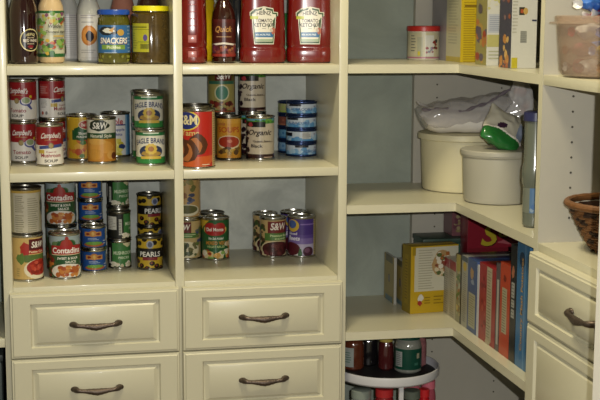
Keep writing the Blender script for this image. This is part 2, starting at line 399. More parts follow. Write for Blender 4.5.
def chile():
    a = Art(12).R(-120, -30, 120, 30, '#1c4fa0'); a.R(34, -8, 52, 18, '#c9c08a')
    a.E(0, 10, 9, 7.5, '#c8792a'); a.R(-20, 4, 20, 14, '#cf8a3c'); a.B(-12, 9, 5, 2.6, '#8a2c1c'); a.B(12, 9, 5, 2.6, '#8a2c1c'); a.E(0, 10, 3, 4.4, '#e0b050'); a.E(2, -15, 25, 4.4, '#b8602a'); a.B(2, -11.5, 21, 4, '#6ea43c', .12); a.L(-12, -5, 16, 1, 2, '#b8c8e0'); a.L(24, -16, 32, -4, 2, '#c8d0e0'); return a
def mush(which=0):
    a = Art(13).R(-120, -40, 120, 40, '#1c1e18'); a.R(-20, -40, 34, 40, '#3c7c3c'); a.R(-20, -40, 34, -26, '#1c1e18')
    a.F(-20, -26, 30, -18, ['#d8cfb0', '#c8bc94', '#e8e0c8'], 16, 5); a.B(18, 26, 11, 7, '#d4cc9c'); a.T('MUSHROOMS', 8, 5, 7.5, '#cfe0b8', 48); a.T('PIECES', 8, -6, 5, '#cfe0b8', 26)
    a.R(-72, -8, -36, 22, '#c4c2b8') ; a.L(-70, -6, -38, 20, 7, '#8a887c'); a.R(-31, -20, -24, 16, '#c0bfb4'); a.L(-31, -18, -25, 14, 9, '#333330'); a.E(40, -22, 5, 4, '#7a8a3c'); a.R(-92, -40, -80, 40, '#3c7c3c'); a.E(-86, 4, 4, 6, '#c87a30'); return a
def olives():
    a = Art(14).R(-120, -50, 120, 50, '#c9a41f')
    for i in range(34):
        x = -98+i*6+a.rnd.uniform(-1, 1); y = (24, -26, 33, -33, 20, -20)[i % 6]+a.rnd.uniform(-3, 3)
        a.E(x, y, 6.5, 5.4, '#1e1612', 12)
        if i % 2: a.E(x-1, y+1, 2.8, 2.2, '#8a3a28', 8)
    for x in (0, 92):
        a.R(x-46, -9, x+46, 12, '#181512'); a.T('PEARLS', x, -1, 11, '#ece8dc', 48); a.E(x, 21, 8, 9, '#9aa0b0'); a.E(x, 21, 5, 6, '#50587a'); a.R(x-17, -15, x+17, -8, '#86202a')
    return a
def yam():
    a = Art(15).R(-140, -70, 140, 70, '#c62418'); a.E(-30, 40, 32, 22, '#e0c030'); a.E(-30, 40, 29, 19, '#22307c'); a.T('S&M', -26, 42, 20, '#ecdca0', 44); a.T('Yams', -22, 14, 12, '#d8b060', 44)
    a.P([(-60, -70), (-60, -40), (60, -34), (20, -56), (0, -70)], '#d85a20')
    for x, y, q in ((-4, -12, 22), (-26, -26, 24), (-44, -20, 20)): a.B(x, y, q, q*1.05, '#5a3018', .1); a.B(x-6, y-3, q*.72, q*.82, '#b86a30', .1)
    a.R(34, -60, 54, 62, '#c9b070'); a.L(36, -58, 52, 60, 24, '#8a6a40'); a.L(6, -62, 24, -52, 2, '#e8d0b0'); return a
def soup2():
    a = Art(16).R(-120, -52, 120, 52, '#d8931f'); a.R(-120, 34, 120, 52, '#dca030'); a.R(-120, -52, 120, -38, '#d08a1c'); a.T('Sonia', -22, 34, 8, '#b05a30', 26, .3); a.T('SOUPS', 0, 20, 12, '#bb4416', 54)
    a.E(0, -9, 30, 16, '#e6d2a0'); a.E(0, -8, 27, 13, '#b23218'); a.B(2, -6, 6, 4, '#d87a5a'); a.F(-28, -34, 28, -22, ['#c8a040', '#7a5a20', '#a8801c', '#5a3c1c'], 20, 6); return a
def organic(mirror=False):
    a = Art(17).R(-120, -52, 120, 52, '#d2c3a6'); a.R(-120, -52, 120, -36, '#3a1a18'); a.R(-120, 34, 120, 44, '#4c9a30'); a.R(-120, 40, 120, 52, '#5aa6b8'); a.F(-40, 36, 70, 41, ['#3c8a28', '#68ac3c'], 16, 5)
    a.F(-48, -40, -30, 16, ['#2a1420', '#3a2028', '#1c1018'], 24, 6); a.R(-36, 26, 14, 38, '#1c1a18'); a.B(-22, 32, 7, 5, '#b8323c'); a.T('Organic', 0, 14, 12, '#3a2a22', 56, .35); a.R(-12, -9, 36, -7.5, '#8a7a60'); a.T('Organic Beans', 6, -6, 3.6, '#4a3a30', 42); a.T('Black', -6, -17, 7, '#2e2220', 28); a.L(10, -46, 40, -40, 1, '#c8a890'); return a
def chilib():
    a = Art(18).R(-120, -52, 120, 52, '#6a5a20'); a.R(-40, -40, 40, 26, '#a89a50'); a.R(-14, 28, 28, 50, '#5a1418'); a.T('S&W', 8, 39, 14, '#ece4d8', 34, .15); a.R(-34, 20, 38, 27, '#2c6a50'); a.E(3, 0, 18, 19, '#d8d0a0'); a.E(3, 0, 15, 16, '#4a8a70'); a.F(-40, -44, 42, -22, ['#8a2a1c', '#5a1c14', '#b8884a'], 34, 6); a.R(-120, -52, 120, -42, '#a84a28'); return a
def tuna(alt=0):
    a = Art(19+alt); a.R(-140, -20, 140, 20, '#c4d2de'); a.R(-140, -20, 140, -4, '#3f8cc8'); a.F(-110, -8, 110, 0, ['#7fb2da', '#a8cae0', '#5a9ccf'], 40, 7)
    x = (0, -8, -6, 12)[alt]; a.R(x-30, 6, x+2, 13, '#1c1c24') if alt != 2 else a.R(x-44, 0, x-14, 8, '#1c1c24')
    if alt == 2: a.R(4, -6, 26, 10, '#d0d0cc'); a.L(5, -5, 25, 9, 5, '#3a3a3a')
    elif alt == 3: a.T('ALBACORE', 22, -3, 6, '#4a6a9a', 40)
    else: a.T('ALBACORE', x+2, -1, 6, '#44689c', 54)
    a.E(36, 5, 2, 2, '#8a7090'); return a
def mixcan(c1, c2): return Art(25).R(-140, -20, 140, 20, c1).R(-140, -20, 140, -6, c2).F(-120, -8, 120, 8, [c2, '#d8d4c0'], 24, 5)
def greenb():
    a = Art(26).R(-120, -52, 120, 52, '#bfa366'); a.R(-26, 16, 14, 42, '#6a1c18'); a.T('S&W', -6, 30, 13, '#e8e0d0', 32, .15); a.R(-30, 4, 34, 16, '#4a7a34'); a.L(-26, 6, 30, 14, 2, '#c8d8a0'); a.E(0, -24, 36, 20, '#dccfa6'); a.F(-28, -36, 28, -10, ['#4a5430', '#5e6a3a', '#38401f', '#6e6a3c'], 36, 6); a.F(28, -10, 44, 24, ['#6a7a3a', '#48507a'], 9, 6); return a
def olivejar():
    a = Art(27).R(-120, -52, 120, 52, '#bd9655'); a.F(-20, 20, 20, 46, ['#6a6a34', '#8a8040'], 10, 7); a.F(2, -14, 20, 8, ['#3c4664', '#596080'], 7, 6); a.E(0, -28, 32, 14, '#d8cfae'); a.E(0, -26, 27, 10, '#5c5a30'); a.B(-12, 6, 12, 9, '#8a5a34'); return a
def mixedv():
    a = Art(28).R(-120, -52, 120, 52, '#1f5f2e'); a.P([(-52, 50), (-8, 50), (-46, 18)], '#d8b024'); a.E(0, 23, 31, 13, '#d8b84a'); a.E(-12, 29, 14, 11, '#b01c1c'); a.E(12, 29, 14, 11, '#b01c1c'); a.E(0, 20, 27, 11, '#b01c1c'); a.T('Del Monte', 0, 24, 8, '#f0e8d8', 42); a.T('No Salt Added', 2, 3, 6, '#dfe4d0', 36, .2); a.T('MIXED VEG', 2, -8, 8, '#d88a2c', 50); a.T('VEGETABLES', 2, -17, 5, '#b8cc80', 44)
    a.F(-34, -46, 38, -28, ['#c84a30', '#dcc890', '#8ab050', '#d8a03c', '#a82c24', '#e8dcc0'], 30, 7); a.F(30, -34, 44, -10, ['#d8c8a0', '#c88038'], 6, 8); return a
def beans():
    a = Art(29).R(-120, -52, 120, 52, '#c3a368'); a.F(-44, -20, -20, 30, ['#46582c', '#5a4028', '#2e3c1e'], 20, 6); a.R(-10, 12, 44, 40, '#7a1c1c'); a.T('S&W', 16, 28, 16, '#ece4d4', 40, .15); a.R(-18, -6, 60, 12, '#4c7a30'); a.T('Premium Beans', 22, 6, 5.5, '#cfe0a0', 52); a.T('KIDNEY', 24, -2, 4, '#cfe0a0', 34); a.E(10, -30, 42, 24, '#d8c494'); a.E(12, -26, 38, 18, '#4a1a1c'); a.F(-16, -38, 40, -14, ['#5e2024', '#3c1216', '#6a2c2e'], 34, 5); a.F(-50, -46, -30, -20, ['#4a1a1c', '#6a2c2c'], 9, 6); return a
def beets():
    a = Art(30).R(-120, -52, 120, 52, '#4a2f86'); a.R(-120, -16, 120, 0, '#7a62a8'); a.R(-120, -52, 120, -16, '#b8acc8'); a.R(-120, -2, 120, 6, '#5a4094'); a.E(-22, 28, 17, 15, '#d8b030'); a.E(-24, 31, 12, 10, '#3c5aa0'); a.R(-2, 30, 40, 33, '#8a6ab8')
    a.T('Sliced', -22, 9, 6, '#e8e4f0', 24); a.T('Beets', -20, -2, 10, '#ece8f2', 32, .2); a.E(-24, -34, 26, 17, '#d6d2cc'); a.E(-26, -28, 24, 16, '#5a1420'); a.E(18, -34, 14, 12, '#4c2036'); a.E(15, -31, 7, 6, '#7a4a66'); a.B(-2, -38, 5, 11, '#3a6a3a'); a.R(34, -52, 46, 52, '#c0ae6a'); a.L(35, -50, 45, 50, 22, '#80704a'); return a

G1 = 'soup and fruit cans on the upper left can shelf'
# --- upper left shelf
r, h = .0308, .0925
p = stand(24.6, 163.5, zB, r)
can('soup_can', 'red and white tomato soup can beside the left panel, lower of its stack', 'can', r, h, tomato(), p, -13, G1)
can('soup_can', 'red and white tomato soup can standing on another tomato soup can at far left', 'can', r, h, tomato(), p+Vector((.001, .004, h)), -30, G1)
p = stand(50.2, 167, zB, r)
can('soup_can', 'front red and white mushroom soup can on the shelf board, medallion facing out', 'can', r, h, tomato(mush=True), p, 6, G1)
p2 = stand(53.6, 160.5, zB, r)
can('soup_can', 'mushroom soup can mostly hidden behind the front mushroom soup can', 'can', r, h, tomato(mush=True), p2, 40, G1)
can('soup_can', 'mushroom soup can on top of its stack, lettering turned right', 'can', r, h, tomato(mush=True), p2+Vector((0, 0, h)), 52, G1)
can('fruit_can', 'yellow and green can of sliced peaches with red oval, left of the apricot can', 'can', .0345, .104, peach(), stand(82.2, 161, zB, .0345), 0, G1)
can('fruit_can', 'orange and cream can of apricots standing in front between peaches and pineapple', 'can', .0335, .103, apricot(), stand(102, 164, zB, .0335), 0, G1)
can('fruit_can', 'blue, white and yellow pineapple can behind the apricot can', 'can', .0345, .104, pine(), stand(116, 157.5, zB, .0345), 12, G1)
r, h = .0335, .0788
p = stand(150.8, 166, zB, r)
can('milk_can', 'green and cream condensed milk can, front lower one of four', 'can', r, h, eagle(), p, 2, 'condensed milk cans')
can('milk_can', 'green and cream condensed milk can, front upper one of four', 'can', r, h, eagle(), p+Vector((-.003, .002, h)), 2, 'condensed milk cans')
p2 = stand(146.5, 159.5, zB, r)
can('milk_can', 'condensed milk can behind the lower front milk can', 'can', r, h, eagle(), p2, 50, 'condensed milk cans')
can('milk_can', 'condensed milk can behind the upper front milk can', 'can', r, h, eagle(), p2+Vector((0, 0, h)), 50, 'condensed milk cans')
# --- lower left shelf
G2 = 'cans on the lower left can shelf'
r, h = .0353, .1015
p = stand(28, 282, zC, r)
can('tomato_can', 'tan can of cut tomatoes at the left panel, lower of its stack', 'can', r, h, kidney(), p, 0, G2)
can('vegetable_can', 'tan can showing its nutrition panel, on top of the cut tomato can', 'can', r, h, nutri(), p+Vector((-.001, .004, h)), 0, G2, rim=DSTEEL)
r, h = .0352, .1015
p = stand(65.5, 280, zC, r)
can('sauce_can', 'red and green sweet and sour sauce can standing in front', 'can', r, h, sauce(), p, 4, G2)
p2 = stand(62.5, 271, zC, r)
can('sauce_can', 'sweet and sour sauce can hidden behind the front one, carrying another', 'can', r, h, sauce(), p2, 0, G2)
can('sauce_can', 'sweet and sour sauce can on top of the rear one, just under the shelf', 'can', r, h, sauce(), p2+Vector((0, 0, h)), -8, G2)
r, h = .0287, .0525
p = stand(94.5, 273, zC, r); p2 = stand(91.8, 266.2, zC, r)
for i, (q, k, lb, tn) in enumerate([(p, 0, 'small blue chile can at the bottom of the front stack', 0), (p, 1, 'small blue chile can on top of the front stack', -4), (p2, 0, 'small blue chile can at the bottom of the rear stack', 0), (p2, 1, 'small blue chile can second from bottom of the rear stack', 0), (p2, 2, 'small blue chile can third from bottom of the rear stack', -2), (p2, 3, 'small blue chile can topmost of the rear stack under the shelf', -6)]):
    can('chile_can', lb, 'can', r, h*(.965 if q is p2 else 1), chile(), q+Vector((0, 0, k*h*(.965 if q is p2 else 1))), tn, 'small blue cans of green chiles')
r, h = .0268, .066
p = stand(120, 269.5, zC, r); p2 = stand(119, 261.5, zC, r)
for q, k, tn, lb in [(p, 0, 4, 'black and green mushroom can at the front, lower of two'), (p, 1, 68, 'black can showing a silver nutrition panel, on the front mushroom can'), (p2, 0, 0, 'mushroom can at the bottom of the rear stack'), (p2, 1, 0, 'mushroom can in the middle of the rear stack'), (p2, 2, 18, 'black and green mushroom can topmost of the rear stack')]:
    can('mushroom_can', lb, 'can', r, h if q is p else .064, mush(), q+Vector((0, 0, k*(h if q is p else .064))), tn, 'small mushroom cans', rim=DSTEEL if k == 1 else STEEL)
r, h = .0297, .0765
p = stand(150.3, 270.5, zC, r); p2 = stand(149.8, 258.5, zC, r)
can('olive_can', 'yellow and black can of olives standing alone in front', 'can', r, h, olives(), p, 0, 'yellow olive cans', rim=DSTEEL)
can('olive_can', 'yellow olive can behind the front olive can, carrying another', 'can', r, h, olives(), p2, 60, 'yellow olive cans', rim=DSTEEL)
can('olive_can', 'yellow and black olive can on top of the rear olive can', 'can', r, h, olives(), p2+Vector((0, 0, h)), 28, 'yellow olive cans', rim=DSTEEL)
# --- upper middle shelf
G3 = 'cans on the upper middle shelf'
p = stand(197, 169.5, zB, .0415); p.x += .0012
can('yam_can', 'large red can of yams at the divider, front of the shelf', 'can', .0395, .129, yam(), p, 6, G3)
can('yam_can', 'large can behind the red yam can, only its steel rim showing', 'can', .0395, .129, yam(), stand(193.5, 163, zB, .0395)+Vector((.004, 0, 0)), 60, G3, rim=DSTEEL)
can('soup_can', 'orange yellow soup can with a red bowl picture, right of the yam can', 'can', .0297, .1005, soup2(), stand(229, 160.5, zB, .0297), 0, G3, rim=DSTEEL)
can('bean_can', 'cream and brown can of organic black beans standing in front', 'can', .0335, .1005, organic(), stand(260.3, 160.5, zB, .0335), -4, G3)
r = .0335; p = stand(221.7, 157.3, zB, r)
can('bean_can', 'dark can behind the orange soup can, carrying the chili bean can', 'can', r, .1, chilib(), p, 60, G3, rim=DSTEEL)
can('bean_can', 'brown and green chili bean can stacked above and behind the orange soup can', 'can', r, .1, chilib(), p+Vector((0, 0, .1)), -3, G3)
p = stand(252.3, 155.9, zB, r)
can('bean_can', 'organic black bean can behind the front one, seen between two cans', 'can', r, .1, organic(), p, 20, G3)
can('bean_can', 'cream organic black bean can stacked above the others', 'can', r, .1, organic(), p+Vector((.0, 0, .1)), 2, G3)
r, h = .0372, .0322
p = stand(301, 157, zB, r); NV = mat('#26365c', rough=.25, metal=.6, name='navy_rim')
for k in range(4):
    can('tuna_can', 'flat blue and white fish can, '+('bottom', 'second from bottom', 'second from top', 'topmost')[k]+' of the front stack', 'can', r, h, tuna((3, 2, 1, 0)[k]), p+Vector((.001*(k % 2), 0, k*h)), (6, -4, -2, -4)[k], 'flat fish cans', rim=NV)
p2 = stand(292.8, 150, zB, r)
for k, c in enumerate((('#7aa8cc', '#3f7cb8'), ('#5f9cc0', '#2f6ca8'), ('#8a4a3c', '#b06a4a'), ('#b0b070', '#a8c050'))):
    can('tuna_can', ('pale blue flat can at the bottom of the rear stack', 'blue flat can second from bottom of the rear stack', 'reddish flat can second from top of the rear stack', 'yellow-green flat can topmost of the rear stack')[k], 'can', r, .031, mixcan(*c), p2+Vector((0, 0, k*.031)), 0, 'flat fish cans', rim=NV)
# --- lower middle shelf
G4 = 'cans on the lower middle shelf'
r, h = .0335, .098
p = stand(187.5, 260.5, zC, r); p.x = max(p.x, T/2+r+.0015)
can('vegetable_can', 'tan can of green beans against the divider, lower of its stack', 'can', r, h, greenb(), p, -8, G4)
can('olive_can', 'tall brownish can with olives picture standing on the green bean can', 'can', r, h*1.0, olivejar(), p+Vector((0, 0, h)), 0, G4)
r = .0338
can('vegetable_can', 'green mixed vegetable can with a red logo in front', 'can', r, .101, mixedv(), stand(215.6, 261, zC, r), -2, G4)
can('vegetable_can', 'vegetable can behind the green mixed vegetable can, only its lid showing', 'can', r*.96, .1015, mixedv(), stand(211.5, 252, zC, r), 30, G4, rim=DSTEEL)
can('bean_can', 'tan and dark red can of kidney beans in front, left of the purple can', 'can', .0325, .096, beans(), stand(272.8, 258.2, zC, .0325), -4, G4)
can('bean_can', 'kidney bean can standing behind the front kidney bean can', 'can', .0315, .096, beans(), stand(265, 251, zC, .0315), 10, G4)
can('beet_can', 'purple can of sliced beets standing in front', 'can', .0345, .098, beets(), stand(301.6, 258, zC, .0345), -2, G4)
can('beet_can', 'can behind the purple beet can with only its steel rim showing', 'can', .033, .098, beets(), stand(293.5, 250, zC, .033), 30, G4)

# ------------------------------------------------------------------ bottles and jars on the top shelf
def bottle(name, label, cat, loc, turn, prof, m, art=None, R=None, z0=0, z1=0, half=None, cap=None, capm=None, capname='cap', N=48, group=None, inner=None):
    loc = Vector(loc); t = thing(name, label, cat, loc, face(loc.x, loc.y)+math.radians(turn), group)
    lat('body', prof, m, t, N)
    if inner: lat('contents', inner[0], inner[1], t, N)
    if art: wrap(art, t, R, z0, z1, N=N, half=half)
    if cap: lat(capname, cap, capm, t, N)
    return t
def glass(c, alpha=.35, rough=.06): return mat(c, rough=rough, alpha=alpha, coat=.6, var=.02, name='glass_'+c.strip('#'))
G5 = 'sauce bottles and jars on the top shelf'
vin = lambda: Art(40).E(0, 0, 23.5, 24, '#d8ca8c', 28).E(0, 0, 21.4, 21.9, '#1d0c0e', 28).T('HEINZ', 0, 12.5, 5.4, '#cfc28a', 22, 0, .02).T('Gourmet', 0, 5.6, 3.4, '#cbb89a', 17, .2).T('RED WINE', 0, -1, 6, '#dccfc0', 33).T('VINEGAR', 0, -7.6, 3, '#cbb89a', 17).B(0, -13.5, 6.5, 3.2, '#8a1c28').R(-3, -18, 3, -17, '#cdbf86')
DKR = mat('#200608', rough=.07, coat=1, var=.5, scale=20, name='dark_red_glass')
P_ = [(0, .001), (.024, 0), (.0285, .004), (.0295, .01), (.0295, .105), (.027, .122), (.019, .15), (.0135, .175), (.0125, .215), (.0145, .217), (.0145, .24), (0, .241)]
bottle('vinegar_bottle', 'dark red wine vinegar bottle with a round black and gold label at far left', 'bottle', stand(24.8, 64.3, 0, .0295), 28, P_, DKR, vin(), .0297, .024, .078, half=26, cap=[(0, .219), (.0152, .219), (.0158, .223), (.0158, .242), (.014, .245), (0, .245)], capm=mat('#15120f', name='black_cap'), group=G5)
def salad():
    a = Art(41).R(-100, -60, 100, 60, '#c7c6a8'); a.R(-100, 44, 100, 60, '#2c6a34'); a.R(-100, -60, 100, -42, '#2c6a34')
    a.F(-90, 22, 90, 44, ['#6a9a3c', '#c8a83a', '#b04a2c', '#8a4a6a', '#a8b860', '#3c7a34'], 60, 5.5); a.F(-90, -42, 90, -12, ['#6a9a3c', '#d8b038', '#c0502c', '#7a3a5a', '#8ab04c', '#2c6a2c'], 90, 5.5); a.F(-34, -20, -18, 30, ['#5a8a34', '#c07a3a', '#8ab04c'], 16, 5)
    a.T("Walden", 4, 17, 7, '#3a3c34', 30, .2); a.T('Thousand Island', 6, 5, 5.5, '#3a3a34', 42, .15); a.R(0, -6, 24, -3, '#c8a038'); return a
CRM = mat('#c4aa82', rough=.2, coat=.8, var=.03, name='cream_dressing')
BP = [(0, .001), (.022, 0), (.0265, .003), (.028, .008), (.028, .112), (.0265, .124), (.021, .137), (.0185, .15), (.0145, .165), (.0135, .2), (0, .2)]
bottle('dressing_bottle', 'cream salad dressing bottle with a flowery green-edged label', 'bottle', stand(52, 63.6, 0, .028), 8, BP, CRM, salad(), .0282, .014, .113, cap=[(0, .195), (.0155, .195), (.016, .2), (.016, .222), (0, .223)], capm=mat('#2a6a34', name='green_cap'), group=G5)
def papaya(k=0):
    a = Art(42).R(-90, -60, 90, 60, '#d5d2cd'); a.L(-20, 40, 20, 50, 2, '#9a96a0')
    if k == 0:
        a.L(-18, 30, 18, 36, 1, '#9a98a0'); a.B(0, 4, 19, 22, '#c8782a', .06, 24); a.B(0, 4, 15, 18, '#d88c3c', .06, 24); a.B(1, 2, 9, 12, '#221a28', .12, 18); a; a.L(-20, -36, 20, -26, 2, '#a8a4a4'); a.R(-20, -46, 20, -45, '#b0a8a0')
    else: a.L(-28, -44, 24, 44, 20, '#b8b6b2')
    a.R(-90, 54, 90, 55, '#a09c96'); return a
WG = mat('#b4b4b0', rough=.1, coat=.8, var=.05, name='pale_glass')
WP = [(0, .001), (.021, 0), (.0255, .004), (.0262, .01), (.0262, .108), (.024, .12), (.0175, .138), (.0135, .15), (.012, .2), (0, .2)]
bottle('dressing_bottle', 'white labelled bottle with an orange papaya picture', 'bottle', stand(89.8, 62.5, 0, .0262), 0, WP, WG, papaya(), .0264, .006, .105, cap=[(0, .195), (.0145, .195), (.0145, .22), (0, .221)], capm=mat('#e8e4dc', name='white_cap'), group=G5)
bottle('dressing_bottle', 'pale bottle with its text panel showing, between two dressing bottles', 'bottle', stand(68.5, 61, 0, .0262), 30, WP, WG, papaya(1), .0264, .006, .105, cap=[(0, .195), (.0145, .195), (.0145, .22), (0, .221)], capm=mat('#e8e4dc', name='white_cap'), group=G5)
def snack():
    a = Art(43).R(-112, -60, 112, 60, '#2a66a8'); a.R(-60, -60, -44, 60, '#8fb0c8'); a.B(-12, 17, 24, 9, '#1c2430', .25); a.B(-12, 18, 12, 5, '#d8d8d0', .3); a.P([(-10, 18), (2, 26), (-2, 14)], '#d89a3c'); a.E(16, 14, 8, 7, '#c89a3c')
    a.T('SNACKERS', 0, -4, 13, '#8a3020', 66, .1); a.T('SNACKERS', 0, -3, 12, '#f0ece0', 64, .1); a.R(-28, -22, 26, -12, '#7aa03c'); a.T('Pickles', 0, -17, 6, '#e0e8c0', 30); a.L(-22, -34, 18, -26, 1, '#c8d8e8'); a.L(34, -30, 46, 30, 8, '#88a8cc'); return a
def picklejar():
    c = stand(114.3, 64.3, 0, .035); t = thing('pickle_jar', 'jar of pickles with a blue lid and bright blue label', 'jar', c, face(c.x, c.y)-.02, G5)
    lat('jar_glass', [(0, .001), (.030, 0), (.0345, .004), (.0352, .01), (.0352, .086), (.034, .094), (.031, .101), (.031, .108), (0, .108)], mat('#4c4a14', rough=.08, coat=1, var=.45, scale=70, name='pickle_brine'), t)
    bm = bmesh.new(); rn = random.Random(4)
    for k in range(26):                                     # gherkins pressed against the glass
        a = rn.uniform(-1.6, 1.6); z = rn.choice((.008, .016, .088, .096)); q = .0315 if z < .05 else .028
        g = bmesh.ops.create_uvsphere(bm, u_segments=10, v_segments=6, radius=1)['verts']
        for v in g: v.co = Vector((q*sin(a)+v.co.x*.006, -q*cos(a)+v.co.y*.0045, z+v.co.z*.0048))
    obj('pickles', bm, mat('#6c6c24', rough=.1, coat=1, var=.2, name='pickle_green'), t)
    wrap(snack(), t, .0354, .024, .083)
    bm = bmesh.new(); lathe(bm, [(0, .1165), (.029, .1165), (.0335, .1155), (.0345, .1135), (.0345, .107), (.035, .1055), (.033, .105), (.03, .105)], 60, fn=lambda a, r, z: ((r+(.0004*cos(a*30) if r > .034 else 0))*sin(a), -(r+(.0004*cos(a*30) if r > .034 else 0))*cos(a)))
    obj('lid', bm, mat('#1c459a', rough=.3, name='blue_lid'), t)
picklejar()
def relish():
    c = stand(151.6, 64.3, 0, .0435); t = thing('relish_jar', 'wide jar of dark relish with a yellow lid at the divider', 'jar', c, face(c.x, c.y), G5)
    lat('jar_glass', [(0, .001), (.038, 0), (.0430, .004), (.0437, .01), (.0437, .100), (.042, .107), (.037, .111), (.037, .116), (0, .116)], mat('#443413', rough=.08, coat=1, var=.5, scale=130, name='relish_brown'), t)
    a = Art(44).R(-200, -60, 200, 60, '#b8b41c'); a.R(-34, 17, 32, 18, '#6a6a14'); a.L(-30, 19, 28, 26, 1, '#60600e'); a.E(14, 0, 5, 7, '#5a4a98'); a.L(-4, -11, 28, -7, 1, '#58812a'); a.R(2, -24, 28, -13, '#8a8a20'); a.L(4, -23, 26, -14, 4, '#2e2e10'); a.L(-32, -24, -4, 12, 7, '#8a8818')
    wrap(a, t, .0439, .026, .087, half=22); t.children[-1].rotation_euler.z = -.62
    lat('lid', [(0, .1245), (.034, .1245), (.0388, .1235), (.0398, .121), (.0398, .115), (.0405, .1135), (.038, .113), (.037, .113)], mat('#d2c813', rough=.35, name='yellow_lid'), t)
relish()
PK = mat('#a06a5a', rough=.2, coat=.6, name='pink_dressing')
bottle('sauce_bottle', 'pinkish brown bottle neck rising behind the blue-lidded jar', 'bottle', (at_y(123, 10, .25).x, .26, 0), 0, [(0, 0), (.03, 0), (.031, .01), (.031, .105), (.026, .125), (.02, .15), (.017, .18), (.016, .22), (0, .22)], PK, group=G5, cap=[(0, .215), (.018, .215), (.018, .235), (0, .235)], capm=mat('#e8e4dc', name='white_cap'))
bottle('sauce_bottle', 'dark brown bottle standing behind the yellow-lidded jar', 'bottle', (at_y(151, 10, .25).x-.003, .284, 0), 0, [(0, 0), (.03, 0), (.031, .01), (.031, .11), (.022, .14), (.015, .16), (.014, .22), (0, .22)], mat('#4a2c20', rough=.12, coat=.8, name='brown_glass'), group=G5, cap=[(0, .215), (.016, .215), (.016, .235), (0, .235)], capm=mat('#1c1815', name='black_cap'))
bottle('sauce_bottle', 'dark bottle standing behind the vinegar and dressing bottles', 'bottle', (at_y(36, 10, .22).x, .215, 0), 0, P_, mat('#1c1416', rough=.12, coat=.8, name='black_glass'), group=G5, cap=[(0, .236), (.0155, .236), (.0155, .25), (0, .25)], capm=mat('#1c1815', name='black_cap'))
# ketchup bottles: flattened squeeze bottles
KR = mat('#640e0a', rough=.2, coat=.6, var=.06, scale=14, name='ketchup_red')
side_ = False
def ksec(a, r, z, q=.56, n=3.0):
    if side_: q = .64
    c, s = cos(a), sin(a); f = (abs(s)**n+abs(c/q)**n)**(-1/n); return r*f*s, -r*f*c
def ketchup(loc, rz, label, side=False):
    global side_
    side_ = side
    t = thing('ketchup_bottle', label, 'bottle', loc, rz, 'large ketchup bottles')
    prof = [(0, .0015), (.044, .0005), (.0495, .003), (.0515, .008), (.0517, .026), (.0505, .031), (.0488, .034), (.049, .037), (.0505, .041), (.0502, .08), (.048, .12), (.0475, .15), (.046, .175), (.038, .2), (.022, .212), (.016, .216), (0, .216)]
    bm = bmesh.new(); lathe(bm, prof, 72, fn=ksec)
    if side:
        pass
    obj('body', bm, KR, t)
    def Rz(z):
        for (a, b), (c, d) in zip(prof, prof[1:]):
            if b <= z <= d: return a+(c-a)*(z-b)/(d-b)
        return .05
    def fnm(u, v, off):                                     # label lies on the curved front
        z = .081+v/1000*1.06; r = Rz(z); x = u/1000*1.08; q = .64 if side else .56; n = 3.0
        y = r*q*max(0, 1-abs(x/r)**n)**(1/n); return (x, -(y+off+.0004), z)
    a = Art(50)
    def key(s, c): a.P([(-20*s, -37*s), (20*s, -37*s), (25*s, 21*s), (29*s, 21.5*s), (29*s, 29*s), (20*s, 30*s), (19*s, 37*s), (0, 41*s), (-19*s, 37*s), (-20*s, 30*s), (-29*s, 29*s), (-29*s, 21.5*s), (-25*s, 21*s)], c)
    key(1, '#dcd6c2'); key(.95, '#34542c'); key(.85, '#e2dccb')
    a.T('HEINZ', 0, 28, 8, '#2c2622', 30, 0, .008); a.T('TOMATO', 0, 12, 7, '#3a2c28', 34); a.T('KETCHUP', 0, 3, 7.6, '#2a2422', 42); a.R(-4, -5, 4, -4.2, '#4a4440')
    a.R(-18.5, -22.5, 18.5, -12, '#2668a4'); a.T('40% MORE FREE', -2, -17, 3.6, '#d8e4f0', 30); a.R(-18, -31, 18, -26, '#9aaf8c'); a.B(19, -9, 4, 7, '#b8604a'); a.B(15, -8, 3, 4, '#c8b8a8')
    a.R(-28, 15, -12, 21, '#b9c01e')
    done(a.build('label', t, fnm, [3*k for k in range(-12, 13)], (-60, -60, 60, 60)))
    if side:                                               # moulded grip rungs and windows on the narrow side
        b2 = bmesh.new(); X = lambda z: Rz(z)
        for z in (.082, .097, .112, .127): bx(b2, X(z)-.001, -.009, z-.001, X(z)+.0012, .009, z+.001, .0005)
        obj('grip_ribs', b2, mat('#8a2a24', rough=.2, coat=.8, name='ketchup_rib'), t)
        for z0, z1 in ((.046, .062), (.136, .156), (.014, .028)):
            b3 = bmesh.new(); bx(b3, X(z0)-.001, -.009, z0, X(z0)+.0006, .009, z1, .0004)
            obj('side_window', b3, mat('#96504c', rough=.3, coat=.4, name='ketchup_window'), t)
    bm = bmesh.new(); lathe(bm, [(0, .2165), (.026, .2165), (.028, .219), (.027, .24), (.02, .246), (0, .247)], 36); obj('cap', bm, mat('#efece4', rough=.4, name='white_cap'), t)
    return t
c = stand(262.5, 63.4, 0, .029); ketchup(c, face(c.x, c.y)+.12, 'large ketchup bottle with keystone label, left of the two facing out')
c = stand(309.2, 63.2, 0, .029); ketchup(c, face(c.x, c.y)+.05, 'large ketchup bottle with keystone label, right of the two facing out')
c = stand(195.5, 64.8, 0, .05); ketchup((T/2+.0355, .118, 0), face(.04, .1)-PI/2, 'ketchup bottle turned sideways against the divider, grip ribs showing', True)
